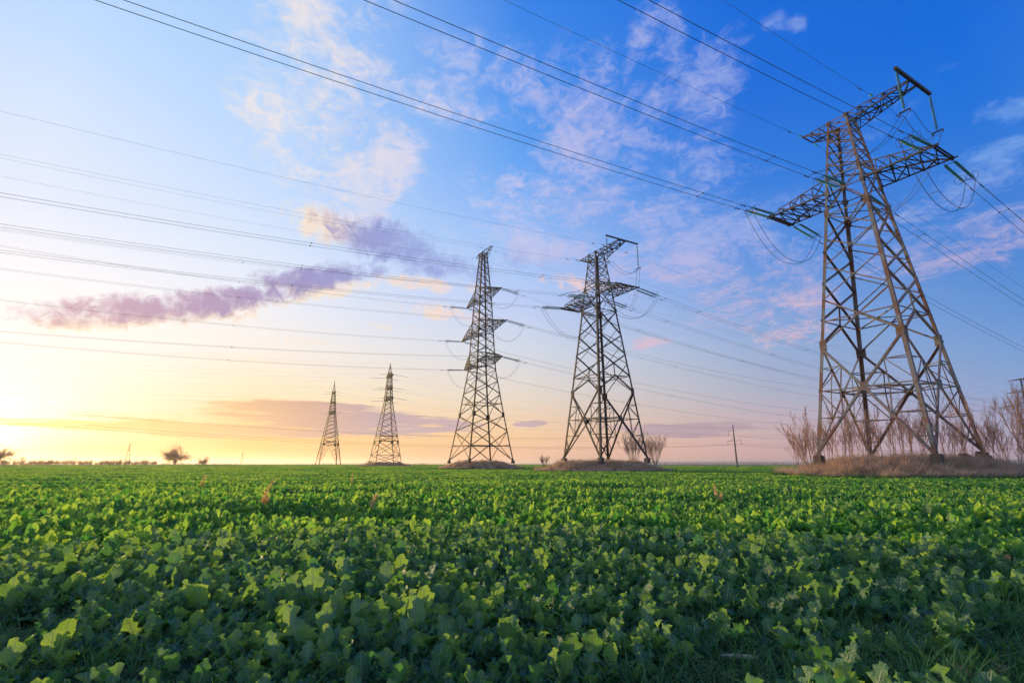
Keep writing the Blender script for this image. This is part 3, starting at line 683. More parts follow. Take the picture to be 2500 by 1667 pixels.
def jumper(pA, pB, sag, label, group, offs, r=.024, mids=(.3, .7)):
    root = empty('jumper_loop', pA, 0, label, 'wire', group); lines = []
    for o in offs:
        pts = []
        for t in np.linspace(0, 1, 28):
            u = abs(2 * t - 1) ** 2.3
            pts.append(pA.lerp(pB, t) + AX * o - Vector((0, 0, sag * (1 - u))) - pA)
        m = MB(); m.tube(pts, r, 5); m.build('wire', WIRE, root); lines.append(pts)
    for t in mids:
        i = int(t * 27); m = MB(); m.tube([lines[0][i], lines[1][i]], .02, 4); m.build('spacer', FITTING, root)
def path_wire(pts, label, group, offs, r=.022, name='jumper_loop'):
    """smooth wires through the given points (Catmull-Rom)"""
    root = empty(name, pts[0], 0, label, 'wire', group)
    for o in offs:
        P = [Vector(p) + AX * o for p in pts]; P = [P[0] * 2 - P[1]] + P + [P[-1] * 2 - P[-2]]; out = []
        for i in range(1, len(P) - 2):
            for t in np.linspace(0, 1, 9)[:-1 if i < len(P) - 3 else None]:
                a, b, c, d = P[i - 1:i + 3]
                out.append(.5 * ((2 * b) + (c - a) * t + (2 * a - 5 * b + 4 * c - d) * t * t + (3 * b - a - 3 * c + d) * t ** 3) - pts[0])
        m = MB(); m.tube(out, r, 5); m.build('wire', WIRE, root)
def portal_lines(T, who, aL, aR, eL, eR, sp, n, seg, glass, r, s1=215):
    P = PZ; z3 = P['z3']; h3 = T.h(z3)
    ends = {}
    for ph, xc, wn, place in (('L', -7.453, 1.867, 'left crossarm'), ('C', 0.0, h3, 'body'), ('R', 7.17, 1.8, 'right crossarm')):
        x = xc + (0 if ph == 'C' else (.45 if ph == 'L' else -.45))
        for sgn, b, av in ((-1, .0005, aL[ph]), (1, .0004, aR[ph])):
            where = 'towards the upper left' if sgn < 0 else 'towards the lower right'
            att = (x, sgn * (wn + .12), z3)
            g, L = insulator_set(T, att, sgn, av, b, f'green glass strings at the {place} of the {who} pylon, aimed {where[8:]}', f'tension insulators of the {who} pylon', glass, n, seg, sp)
            conductor(g, L, s1 if sgn < 0 else 240, spacers=((7, 90) if who == 'nearest' else (9, 38, 90)), label=f'twin cable from the {place} of the {who} pylon {where}', group=f'conductors of the {who} pylon', sp=sp, r=r)
            ends[ph, sgn] = g(L)
    for ph, pl in (('L', 'left'), ('R', 'right')):
        jumper(ends[ph, -1], ends[ph, 1], 4.3, f'slack jumper loop hanging under the {pl} crossarm of the {who} pylon', f'jumper loops of the {who} pylon', (-sp / 2, sp / 2))
    sb = {}
    for sgn, wz in ((-1, 28.9), (1, 29.15)):
        p = T.world((6.13, sgn * 3.05, 33.0)); L = 33.0 - wz; nn = int((L - .45) / STEP)
        root = empty('suspension_insulator', p, -YAW, f'glass string hanging from the {"near" if sgn < 0 else "far"} end of the top bar, {who} pylon', 'insulator', f'hanging insulators of the {who} pylon')
        m = MB(); string_mesh(m, (0, 0, -.3), (0, 0, -1), nn, seg); m.build('disc_string', glass, root, True)
        m = MB(); m.tube([(0, 0, 0), (0, 0, -L)], .022, 4); m.build('link_rod', FITTING, root)
        m = MB(); m.box((0, 0, -L), (.42, .06, .05)); m.tube([(-.4, 0, -L), (-.4, 0, -L - .25)], .05, 5); m.tube([(.4, 0, -L), (.4, 0, -L - .25)], .05, 5); m.build('clamp_yoke', FITTING, root)
        sb[sgn] = T.world((6.13, sgn * 3.05, wz - .2))
    gr = f'jumper loops of the {who} pylon'
    for sgn, nm in ((-1, 'near'), (1, 'far')):
        e = ends['C', sgn] + AY * sgn * .9; q = sb[sgn]
        path_wire([q, q.lerp(e, .25) + Vector((0, 0, -1.35)), q.lerp(e, .6) + Vector((0, 0, -1.3)), q.lerp(e, .85) + Vector((0, 0, -.45)), e], f'jumper pair from the {nm} end of the top bar down, {who} pylon', gr, (-sp / 2.4, sp / 2.4))
    path_wire([sb[-1], sb[-1].lerp(sb[1], .12) + Vector((0, 0, .12)), sb[-1].lerp(sb[1], .4) + Vector((0, 0, -.9)), sb[-1].lerp(sb[1], .7) + Vector((0, 0, -1.0)), sb[-1].lerp(sb[1], .9) + Vector((0, 0, -.4)), sb[1]], f'jumper pair slung between the two hanging strings of the {who} pylon', gr, (-.36, .36))
    for x, w_, z, key, nm in ((-3.35, .95, 32.93, 'S', 'short left top arm'), (3.35, .95, 33.1, 'E', 'long top arm')):
        for sgn, av, bb in ((-1, eL[key], .0004), (1, eR[key], .0003)):
            where = 'towards the upper left' if sgn < 0 else 'towards the lower right'
            g = line_geo(T, (x, sgn * w_, z), sgn, av, bb)
            root = empty('earth_wire_insulator', g(0), 0, f'small disc, {nm} of the {who} pylon, {where}', 'insulator', f'earth wire insulators of the {who} pylon')
            m = MB(); string_mesh(m, g(.25) - g(0), g(.6) - g(.25), 2, 8, .9); m.build('disc_string', glass, root, True)
            m = MB(); m.tube([(0, 0, 0), g(.9) - g(0)], .02, 4); m.build('link_rod', FITTING, root)
            conductor(g, .9, s1 if sgn < 0 else 240, f'thin wire from {nm} of the {who} pylon, {where}', f'earth wires of the {who} pylon', twin=False, r=r * .6, damp=(1.5,))
portal_lines(T1, 'nearest', dict(L=-.0667, C=-.073, R=-.0936), dict(L=-.1412, C=-.1424, R=-.1549), dict(S=-.062, E=-.025), dict(S=-.1361, E=-.1323), .72, 15, 12, GLASS, .021)
portal_lines(T2, 'middle grey', dict(L=-.1023, C=-.099, R=-.0958), dict(L=-.1213, C=-.1216, R=-.1282), dict(S=-.0776, E=-.0664), dict(S=-.11, E=-.11), .8, 15, 8, GLASS_DK, .016)
arm3 = [(-8.9, 37.2, -.0693, -.1203, 'left end of the top crossarm'), (8.9, 37.2, -.1074, -.1344, 'right end of the top crossarm'), (-11.35, 29.3, -.0764, -.124, 'left end of the middle crossarm'),
        (11.35, 29.3, -.0877, -.1234, 'right end of the middle crossarm'), (-9.5, 21.9, -.0758, -.1141, 'left end of the bottom crossarm'), (9.5, 21.9, -.0975, -.1206, 'right end of the bottom crossarm')]
for x, z, al, ar, pl in arm3:
    e = {}
    for sgn, av, b in ((-1, al, .0005), (1, ar, .0004)):
        wh = 'towards the left' if sgn < 0 else 'towards the right'
        g, L = insulator_set(T3, (x - math.copysign(.3, x), sgn * .2, z), sgn, av, b, f'dark strings at the {pl}, three-armed pylon, {wh}', 'tension insulators of the three-armed pylon', GLASS_BR if abs(x) < 10 else GLASS_DK, 16, 6, .7, ring=True)
        conductor(g, L, 230 if sgn < 0 else 320, f'twin cable from the {pl}, three-armed pylon, {wh}', 'conductors of the three-armed pylon', .7, .013, k=4, spacers=(45, 120))
        e[sgn] = g(L)
    jumper(e[-1], e[1], 4.0, f'slack loop under the {pl} of the three-armed pylon', 'jumper loops of the three-armed pylon', (-.35, .35), .018)
for x, z, pl in ((-2.2, 47.85, 'short left peak arm'), (2.6, 48.7, 'right peak arm')):
    for sgn, av in ((-1, -.075), (1, -.105)):
        g = line_geo(T3, (x, sgn * .5, z), sgn, av, .0004)
        conductor(g, .2, 230 if sgn < 0 else 320, f'thin earth wire from the {pl} of the three-armed pylon going {"left" if sgn < 0 else "right"}', 'earth wires of the three-armed pylon', twin=False, r=.013, k=4)
for T, who, lst, rr in ((T4, 'slim brown', [(-5.4, 22.3), (5.4, 22.3), (-2.8, 26.2), (2.8, 26.2), (-4.4, 30.6), (4.4, 30.6), (0, 35.2)], .009),
                        (T5, 'leftmost large', [(-6.8, 28.0), (6.8, 28.0), (-2.8, 33.6), (-5, 39.2), (5, 39.2), (0, 46)], .011)):
    for i, (x, z) in enumerate(lst):
        pk = z in (35.2, 46)
        pl = 'peak' if pk else f'{"left" if x < 0 else "right"} end of the {"lowest" if z < 24 or z == 28.0 else ("middle" if z in (26.2, 33.6) else "top")} crossarm'
        for sgn in (-1, 1):
            wh = 'left' if sgn < 0 else 'right'
            av, b = (-.075, .00035) if sgn < 0 else (-.1, .0003)
            L = 0.3
            if not pk:
                g, L = insulator_set(T, (x, sgn * .15, z), sgn, av, b, f'thin dark string at the {pl}, {who} pylon, {wh} side', f'insulators of the {who} pylon', GLASS_BR, 18, 5, ring=False, twin=False, R_=1.0)
            else: g = line_geo(T, (x, 0, z), sgn, av, b)
            conductor(g, L, 230 if sgn < 0 else 300, f'faint wire from the {pl}, {who} pylon, going {wh}', f'wires of the {who} pylon', twin=False, r=rr, k=4, damp=())
# wires of the pylon at the right edge
for x, z in ((-6.4, 23), (-11.3, 31), (-7.4, 38.5)):
    nm = {23: 'lowest', 31: 'middle', 38.5: 'upper'}[z]
    root = empty('suspension_insulator', T6.world((x, 0, z)), -YAW, f'hanging disc string under the {nm} left arm of the pylon at the right edge', 'insulator', 'insulators of the pylon at the right edge')
    m = MB(); string_mesh(m, (0, 0, -.3), (0, 0, -1), 22, 5, 1.2); m.build('disc_string', GLASS_BR, root)
    m = MB(); m.tube([(0, 0, 0), (0, 0, -4.2)], .04, 4); m.build('link_rod', FITTING, root)

# ------------------------------------------------------------------ wooden distribution line with the lone pole
pp = Vector((59.0, 138.0, float(gz(59, 138))))
pole = empty('utility_pole', pp, 0, 'lone leaning concrete pole with short crossarms between the grey and the nearest pylon', 'pole')
m = MB(); m.tube([(0, 0, -.5), (-.05, 0, 5.5), (-.12, 0, 11.3)], [.26, .2, .13], 8); m.build('post', POLE, pole)
m = MB(); m.tube([(-1.9, 0, 5.9), (-1.9, 0, 6.9), (1.7, 0, 7.2), (1.7, 0, 6.2)], .055, 5); m.tube([(-1.2, 0, 7.0), (-.1, 0, 7.9)], .04, 4); m.build('crossarm', STEEL_FAR, pole)
m = MB(); m.tube([(-1.5, 0, 8.4), (-1.5, 0, 9.6), (-.1, 0, 9.8)], .05, 4); m.build('upper_arm', STEEL_FAR, pole)
for dx, dz, nm in ((-1.9, 5.9, 'left hook'), (1.7, 6.2, 'right hook'), (-1.5, 8.4, 'upper arm')):
    for sgn, wh in ((-1, 'left'), (1, 'right')):
        D = Vector((.97, .24, 0)) * sgn; P0 = pp + Vector((dx, 0, dz)); ms = MB()
        ms.tube([D * s + Vector((0, 0, (-.055 * s + .0005 * s * s) * .8)) for s in np.linspace(0, 150, 40)], .018, 4)
        o = ms.build('overhead_wire', WIRE); o.location = P0; tag(o, f'faint low wire from the {nm} of the lone pole going {wh}', 'wire', 'wires of the lone pole')
for i, (hz_, lab) in enumerate(((31.5, 'upper'), (26.5, 'middle'), (20.0, 'lowest'))):
    ms = MB(); ms.tube([Vector((x, 330 + .25 * x, hz_ - 5 + 5 * ((x - 150) / 260) ** 2)) for x in np.linspace(-60, 420, 60)], .03, 4)
    o = ms.build('overhead_wire', WIRE); tag(o, f'{lab} of three faint wires strung nearly level behind the nearest pylon', 'wire', 'faint level wires far behind')
#PART3
# ------------------------------------------------------------------ mounds, shrubs and dry grass
rng = np.random.RandomState(7)
MOUNDS = [((32.9, 44.2), 9.6, .95, 'nearest'), ((13.2, 77.4), 10.0, 1.05, 'middle grey'), ((-6.8, 113.1), 9.0, 1.15, 'three-armed'), ((-43.9, 181.5), 9.5, 1.15, 'slim brown')]
MSOIL = m_plain('mound_soil', (0.1, 0.085, 0.045), 0.95, 0, 0.5, 2.0)
def mz(i, x, y):
    (cx, cy), rad, top, _ = MOUNDS[i]; d = np.hypot(np.asarray(x) - cx, np.asarray(y) - cy) / rad
    an = np.arctan2(np.asarray(y) - cy, np.asarray(x) - cx); d = d * (1 + .07 * np.sin(an * 3 + i) + .04 * np.sin(an * 7 + 2 * i))
    base = float(gz(cx, cy)); return base - .25 + (top - base + .25) * (1 - smooth(.45, 1.02, d)) + .05 * np.sin(np.asarray(x) * 1.3) * np.cos(np.asarray(y) * 1.7)
for i, ((cx, cy), rad, top, who) in enumerate(MOUNDS):
    m = MB(); vs = [(cx, cy, float(mz(i, cx, cy)))]; na, nr = 56, 14
    for r in range(1, nr + 1):
        for j in range(na):
            a = j * 2 * math.pi / na; x, y = cx + rad * 1.12 * r / nr * math.cos(a), cy + rad * 1.12 * r / nr * math.sin(a); vs.append((x, y, float(mz(i, x, y))))
    fs = [(0, 1 + j, 1 + (j + 1) % na) for j in range(na)] + [(1 + (r - 1) * na + j, 1 + r * na + j, 1 + r * na + (j + 1) % na, 1 + (r - 1) * na + (j + 1) % na) for r in range(1, nr) for j in range(na)]
    m.add(vs, fs); tag(m.build('mound', MSOIL, smooth=True), kind='structure')

def scatter(name, meshes, mats_pts, kind='stuff', label=None, cat=None):
    """one object that repeats the given meshes on many points (pos, rot_z, tilt_x, scale)"""
    c = bpy.data.collections.new(name + '_kinds')
    for i, me in enumerate(meshes):
        o = bpy.data.objects.new(f'{name}_piece_{i:02d}', me); c.objects.link(o)
    pts = np.array(mats_pts, float)
    me = bpy.data.meshes.new(name); me.vertices.add(len(pts)); me.vertices.foreach_set('co', pts[:, :3].astype(np.float32).ravel())
    for k, dat, tp in (('rot', np.stack([pts[:, 4], pts[:, 4] * 0, pts[:, 3]], 1), 'FLOAT_VECTOR'), ('scl', pts[:, 5], 'FLOAT'), ('vid', pts[:, 6].astype(np.int32), 'INT')):
        at = me.attributes.new(k, tp, 'POINT')
        at.data.foreach_set('vector' if tp == 'FLOAT_VECTOR' else 'value', dat.astype(np.int32 if tp == 'INT' else np.float32).ravel())
    ob = bpy.data.objects.new(name, me); COL.objects.link(ob); tag(ob, label, cat, kind=kind)
    g = bpy.data.node_groups.new(name + '_nodes', 'GeometryNodeTree')
    g.interface.new_socket('Geometry', in_out='INPUT', socket_type='NodeSocketGeometry'); g.interface.new_socket('Geometry', in_out='OUTPUT', socket_type='NodeSocketGeometry')
    gi = g.nodes.new('NodeGroupInput'); go = g.nodes.new('NodeGroupOutput'); ip = g.nodes.new('GeometryNodeInstanceOnPoints')
    ci = g.nodes.new('GeometryNodeCollectionInfo'); ci.inputs['Collection'].default_value = c; ci.inputs['Separate Children'].default_value = True; ci.inputs['Reset Children'].default_value = True
    def na(k, tp):
        n = g.nodes.new('GeometryNodeInputNamedAttribute'); n.data_type = tp; n.inputs['Name'].default_value = k; return n.outputs['Attribute']
    g.links.new(gi.outputs[0], ip.inputs['Points']); g.links.new(ci.outputs[0], ip.inputs['Instance']); ip.inputs['Pick Instance'].default_value = True
    g.links.new(na('vid', 'INT'), ip.inputs['Instance Index']); g.links.new(na('rot', 'FLOAT_VECTOR'), ip.inputs['Rotation']); g.links.new(na('scl', 'FLOAT'), ip.inputs['Scale'])
    g.links.new(ip.outputs[0], go.inputs[0])
    md = ob.modifiers.new('scatter', 'NODES'); md.node_group = g
    return ob

def blade_tuft(n, h, spread, w, matr, seed, droop=.5, name='tuft'):
    r = np.random.RandomState(seed); m = MB()
    for _ in range(n):
        a = r.rand() * 6.28; b = r.rand() * 6.28; rr = spread * math.sqrt(r.rand()); hh = h * (.5 + .6 * r.rand()); ln = droop * hh * (.3 + r.rand()); ww = w * (.6 + .8 * r.rand())
        base = np.array([rr * math.cos(a), rr * math.sin(a), -.02]); d = np.array([math.cos(b), math.sin(b), 0]); s = np.array([-math.sin(b), math.cos(b), 0])
        vs = []; K = 4
        for i in range(K):
            t = i / (K - 1); p = base + d * ln * t ** 1.8 + np.array([0, 0, hh * (t - .18 * t * t)])
            q = ww * (1 - t) ** .7 * .5 + .0006; vs += [p - s * q, p + s * q]
        m.add(vs, [(2 * i, 2 * i + 1, 2 * i + 3, 2 * i + 2) for i in range(K - 1)])
    return m.mesh(name, matr)
tufts = [blade_tuft(30, .95, .2, .034, STRAW, s, .8) for s in range(5)]
rim_tufts = [blade_tuft(24, .42, .22, .022, GRASS, s + 40, .8) for s in range(3)]
tufts_w = [blade_tuft(60, 1.0, .5, .035, STRAW, s + 10, .6) for s in range(4)]
for i, ((cx, cy), rad, top, who) in enumerate(MOUNDS):
    n = [6500, 4200, 1800, 1200][i]; P = []
    while len(P) < n:
        x, y = rng.uniform(-1.14, 1.14, 2) * rad
        dd = math.hypot(x, y) / rad
        if dd > 1.0 or (dd > .9 and rng.rand() < .4): continue
        if math.sin(x * 1.1 + i) * math.sin(y * 1.3 + 2) + rng.normal(0, .4) < -.55: continue
        z = float(mz(i, cx + x, cy + y)); s_ = (rng.uniform(.4, 1.0) if i < 2 else rng.uniform(.4, .8)) * (.7 if i == 1 else 1) * (1.6 if rng.rand() < .07 else 1)
        P.append((cx + x, cy + y, max(z, float(gz(cx + x, cy + y))), rng.rand() * 6.28, rng.normal(0, .12), s_, rng.randint(5 if i == 0 else 4)))
    G_ = []
    for _ in range(n // 4):
        a, q = rng.rand() * 6.28, rad * rng.uniform(.8, 1.06); x, y = cx + q * math.cos(a), cy + q * math.sin(a)
        G_.append((x, y, max(float(mz(i, x, y)), float(gz(x, y))), rng.rand() * 6.28, rng.normal(0, .15), rng.uniform(.6, 1.5), rng.randint(3)))
    scatter('grass', rim_tufts, G_, 'stuff', f'green grass along the foot of the mound of the {who} pylon', 'grass')
    scatter('dry_grass', tufts if i == 0 else tufts_w, P, 'stuff', f'straw coloured dry grass covering the mound under the {who} pylon', 'dry grass')

def sapling_mesh(seed, h, lean=.12, nb=14, r0=.035, stems=1, fan=.0, matr=None, spread=.34, twr=.011):
    r = np.random.RandomState(seed); m = MB()
    def branch(p, d, L, rad, depth):
        n = 6 if depth < 2 else 4; pts = [p]; dd = d / np.linalg.norm(d)
        for i in range(n):
            dd = dd + r.normal(0, .09, 3) + np.array([0, 0, .05]); dd /= np.linalg.norm(dd); pts.append(pts[-1] + dd * L / n)
        k = 5 if depth == 0 else 3
        m.tube(pts, np.linspace(rad, max(rad * .3, twr * .6), len(pts)), k, cap=False)
        if depth >= 3: return
        cnt = (nb, 3, 2)[depth]
        for j in range(cnt):
            t = r.uniform(.28 if depth == 0 else .3, .98); idx = t * n; i0 = min(int(idx), n - 1); q = pts[i0] + (pts[i0 + 1] - pts[i0]) * (idx - i0)
            a = r.rand() * 6.28; side = np.array([math.cos(a), math.sin(a), 0]); nd = dd * .95 + side * r.uniform(.25, .6) + np.array([0, 0, .45])
            branch(q, nd, L * (spread * (1.15 - .6 * t) if depth == 0 else r.uniform(.35, .6)), max(twr, rad * .45 * (1.1 - .5 * t)), depth + 1)
    for s in range(stems):
        a = r.rand() * 6.28; f = fan * math.sqrt(r.rand())
        d = np.array([math.cos(a) * (f + lean * r.rand()), math.sin(a) * (f + lean * r.rand()), 1.0])
        branch(np.array([math.cos(a) * .15 * (stems > 1), math.sin(a) * .15 * (stems > 1), -.1]), d, h * r.uniform(.75, 1.05) if stems > 1 else h, r0 * r.uniform(.8, 1.15), 0)
    return m.mesh('sapling', matr or BARK)
sap = [sapling_mesh(s, 1.0 * h, .2, 9, .028, spread=.32, twr=.009) for s, h in ((1, 4.4), (2, 5.0), (3, 3.6), (4, 4.0), (5, 5.4), (6, 3.2), (7, 4.7), (8, 2.8))]
def put(name, me, loc, rz, s, label, cat, group=None):
    o = bpy.data.objects.new(name, me); COL.objects.link(o); o.location = loc; o.rotation_euler = (0, 0, rz); o.scale = (s, s, s); return tag(o, label, cat, group)
C1 = MOUNDS[0][0]
k = 0
while k < 110:
    u, v = -7.8 + 16.4 * ((k * .61803) % 1.0) + rng.uniform(-.3, .3), rng.uniform(-5.0, 6.0)
    # spread across the view, mostly behind the front edge of the mound
    vx, vy = math.cos(R(-36.4)), math.sin(R(-36.4)); x = C1[0] + u * vx + v * -vy * 1; y = C1[1] + u * vy + v * vx
    if math.hypot(x - C1[0], y - C1[1]) > 9.0: u *= .9; v = 0; x = C1[0] + u * vx; y = C1[1] + u * vy
    o = put('bare_sapling', sap[rng.randint(8)], (x, y, float(mz(0, x, y)) - .05), rng.rand() * 6.28, rng.uniform(.78, 1.12), 'thin leafless reddish sapling on the mound among the legs of the nearest pylon', 'sapling', 'bare saplings on the mound of the nearest pylon')
    k += 1
shr_l = sapling_mesh(31, 4.6, .2, 11, .024, 8, .42, twr=.0085)
o = put('bare_shrub', shr_l, (25.4, 44.6, .6), .4, .88, 'bare shrub fanning out at the left end of the nearest pylon mound', 'shrub')
shr_r = sapling_mesh(32, 6.1, .2, 13, .045, 5, .30, spread=.42, twr=.0095)
put('bare_shrub', shr_r, (41.5, 41.6, .8), 1.1, 1.0, 'tallest bare reddish shrub right of the nearest pylon', 'shrub')
put('bare_shrub', sapling_mesh(33, 5.6, .2, 12, .04, 4, .25, spread=.42, twr=.0095), (43.4, 43.8, .7), 2.1, 1.0, 'bare branching shrub near the right edge behind the tallest shrub', 'shrub')
put('bare_shrub', sapling_mesh(34, 3.0, .2, 10, .03, 6, .35), (44.6, 41.6, .4), 2.1, 1.0, 'low bare shrub at the right edge of the mound', 'shrub')
fan = lambda s, h, st, f, matr=BARK_B: sapling_mesh(s, h, .1, 9, .022, st, f, matr, .32, .009)
put('bare_shrub', fan(41, 4.4, 26, .6), (18.6, 80.6, 1.2), 0, 1.0, 'rounded bare shrub right of the grey pylon leg', 'shrub', 'bare shrubs behind the grey pylon')
put('bare_shrub', fan(42, 4.4, 26, .62), (22.3, 81.8, 1.0), 1, .98, 'dense bare shrub, farther right of the two by the grey pylon', 'shrub', 'bare shrubs behind the grey pylon')
put('bare_shrub', fan(43, 1.6, 16, .7), (4.6, 76.0, .8), 1, .9, 'small bare shrub at the left end of the straw mound of the grey pylon', 'shrub')
def crown_mesh(seed, H, Rx):
    r = np.random.RandomState(seed); m = MB(); c0 = np.array([0, 0, H * .2])
    def twig(p, q, rad, depth):
        pts = [p + (q - p) * t + r.normal(0, .03, 3) * np.linalg.norm(q - p) * (0 < t < 1) for t in np.linspace(0, 1, 5)]
        m.tube(pts, np.linspace(rad, rad * .45, 5), 3, cap=False)
        if depth < 3:
            for _ in range((9, 6, 4)[depth]):
                s = pts[r.randint(1, 5)]; d = (q - p) / np.linalg.norm(q - p) + r.normal(0, .7, 3) + np.array([0, 0, .12]); twig(s, s + d * np.linalg.norm(q - p) * r.uniform(.28, .5), rad * .55, depth + 1)
    for k_ in range(17):
        a = r.rand() * 6.28; e = math.asin(r.uniform(.05, 1)); f = r.uniform(.42, .6)
        q = c0 + np.array([math.cos(a) * math.cos(e) * Rx, math.sin(a) * math.cos(e) * Rx, math.sin(e) * H * .8]) * f
        twig(c0 + np.array([0, 0, r.uniform(-.1, .25) * H]), q, .13, 0)
    return m.mesh('crown', BARK_F)
def tree_far(loc, s, label, seed, h=8.0, rx=6.0):
    root = empty('bare_tree', loc, rng.rand() * 6, label, 'tree')
    o = bpy.data.objects.new('crown', crown_mesh(seed, h, rx)); COL.objects.link(o); o.parent = root
    m = MB(); m.tube([(0, 0, -.3), (0.05, 0, h * .1), (0, .05, h * .28)], [.4, .33, .25], 7); m.build('trunk', BARK_F, root); root.scale = (s,) * 3
tree_far((-160, 250, .7), 1.25, 'round bare tree alone on the left horizon', 51)
tree_far((-149, 254, .5), .5, 'smaller bare tree right beside the round bare tree on the horizon', 52)
tree_far((-222, 226, .7), 1.25, 'bare bush against the sun at the left edge', 53, 7)
tree_far((-71, 262, .7), .3, 'tiny bare tree between the two left pylons', 54)
# scrub along the left horizon: nobody could count it
P = []
for _ in range(2200):
    a = R(rng.uniform(-50, -9)); d = rng.uniform(262, 330); x, y = d * math.sin(a), d * math.cos(a)
    dens_ = 1.0 if a < R(-28) else .45
    if rng.rand() < dens_: P.append((x, y, float(gz(x, y)) - .1, rng.rand() * 6.28, 0, rng.uniform(.15, .55) * (1.1 if a < R(-34) else .45) * (1.5 if rng.rand() < .04 else 1), rng.randint(3)))
scatter('distant_scrub', [fan(61, 4, 7, .5, BARK_F), fan(62, 4.5, 6, .4, BARK_F), fan(63, 3.6, 8, .6, BARK_F)], P, 'stuff', 'thin bare scrub along the left horizon', 'scrub')
P = []
for _ in range(500):
    a = R(rng.uniform(13, 31)); d = rng.uniform(520, 700); P.append((d * math.sin(a), d * math.cos(a), float(gz(d * math.sin(a), d * math.cos(a))), rng.rand() * 6.28, 0, rng.uniform(.2, .55), rng.randint(3)))
scatter('distant_scrub', [fan(61, 4, 7, .5), fan(62, 4.5, 6, .4), fan(63, 3.6, 8, .6)], P, 'stuff', 'thin hazy scrub line beyond the lone pole', 'scrub')

# ------------------------------------------------------------------ crop
def leaf(m, r, base, az_, el0, L, Wd, nL=12, nW=9, curl=1.1, ruff=.1):
    """petiole then broad lobed blade, arching outwards"""
    n = nL + 1; ts = 1 - (1 - np.linspace(0, 1, n)) ** 1.45; e = el0 - curl * ts ** 1.5; ds = np.diff(ts) * L
    rad = np.concatenate([[0], np.cumsum(np.cos(e[:-1]) * ds)]); zz = np.concatenate([[0], np.cumsum(np.sin(e[:-1]) * ds)])
    t0 = r.uniform(.36, .5); tb = np.clip((ts - t0) / (1 - t0), 0, 1)
    half = Wd * .5 * np.clip(np.sin(np.pi * np.clip(tb, 0, 1) ** .92), 0, 1) ** .5 * (tb > 0)
    half = half * (1 + .1 * np.sin(tb * r.uniform(24, 40) + r.rand() * 6) + r.uniform(-.12, .12, n)); half[-1] = Wd * .06
    lob = (ts < t0) & (ts > t0 * .45); half = np.maximum(half, .0045 + L * .012 * (1 - ts)); 
    half[lob] += L * .03 * r.rand(int(lob.sum())) * (np.arange(int(lob.sum())) % 2)
    us = np.linspace(-1, 1, nW); ph = r.rand() * 6.28; k1 = r.uniform(9, 13); fold = r.uniform(.05, .45); tw = r.normal(0, .35)
    T = np.repeat(ts[:, None], nW, 1); U = np.repeat(us[None, :], n, 0); Hh = half[:, None]
    edge = 1 + (.09 * np.sin(T * 61 + 9 * U + ph) + r.normal(0, .12, T.shape)) * (np.abs(U) > .7)
    lat = U * Hh * edge
    up = fold * np.abs(lat) + ruff * 1.25 * Hh * np.abs(U) ** 2.2 * (np.sin(k1 * T * 2.4 + 2.2 * np.sign(U) + ph) + .9 * np.sin(k1 * 5.2 * T + 1.7 * np.sign(U) + ph * 2)) * 1.9
    up += .11 * Hh * np.sin(T * 42 + 5 * np.abs(U) + ph) * np.sin(U * 9 + ph) + .03 * Hh * r.normal(0, 1, T.shape) * (np.abs(U) > .3)
    lat2 = lat * math.cos(tw) ; up2 = up + lat * math.sin(tw) * T
    ca, sa = math.cos(az_), math.sin(az_)
    nx, nz_ = -np.sin(e)[:, None], np.cos(e)[:, None]
    Rr = rad[:, None] + up2 * nx; Zz = zz[:, None] + up2 * nz_
    V = np.stack([base[0] + Rr * ca - lat2 * sa, base[1] + Rr * sa + lat2 * ca, base[2] + Zz], -1).reshape(-1, 3)
    Fc = [(i * nW + j, i * nW + j + 1, (i + 1) * nW + j + 1, (i + 1) * nW + j) for i in range(nL) for j in range(nW - 1)]
    m.add(V.tolist(), Fc, np.stack([(U * .5 + .5).ravel(), T.ravel()], 1).tolist())
def plant_mesh(seed, nl, nL, nW, matr, sc=1.0, wide=1.0):
    r = np.random.RandomState(seed); m = MB(); a0 = r.rand() * 6.28
    for i in range(nl):
        t = i / nl; a = a0 + i * 2.4 + r.normal(0, .25)
        el = r.uniform(.75, 1.42) if i % 3 else r.uniform(.35, .8)
        L = r.choice([r.uniform(.07, .13), r.uniform(.11, .17), r.uniform(.15, .23)]) * sc; leaf(m, r, (r.normal(0, .012), r.normal(0, .012), 0), a, el, L, L * r.uniform(.38, .74) * wide, nL, nW, r.uniform(.15, 1.2), r.uniform(.12, .24))
    for i in range(1 + seed % 2):
        L = r.uniform(.2, .27) * sc; leaf(m, r, (r.normal(0, .02), r.normal(0, .02), .02), r.rand() * 6.28, r.uniform(1.2, 1.5), L, L * r.uniform(.3, .46), max(7, nL // 2), max(5, nW // 2), r.uniform(-.1, .4), .2)
    return m.mesh('rapeseed_plant', matr, True)
HD = [plant_mesh(100 + i, 19 + i % 5, 22, 11, LEAF) for i in range(10)]
MD = [plant_mesh(200 + i, 17 + i % 3, 9, 5, LEAF_FAR) for i in range(8)]
def patch_mesh(seed, size, nplants, nL, nW):
    r = np.random.RandomState(seed); m = MB()
    for _ in range(nplants):
        bx, by = r.uniform(-size / 2, size / 2, 2); sc = r.uniform(.6, 1.25)
        for j in range(7):
            L = r.uniform(.11, .23) * sc; leaf(m, r, (bx, by, r.uniform(0, .03)), r.rand() * 6.28, r.uniform(.6, 1.5), L, L * .6, nL, nW, r.uniform(.1, 1.1), .25)
    return m.mesh('rapeseed_patch', LEAF_FAR, True)
PA = [patch_mesh(300 + i, 2.1, 75, 4, 3) for i in range(5)]
PB = [patch_mesh(320 + i, 4.2, 130, 3, 3) for i in range(4)]
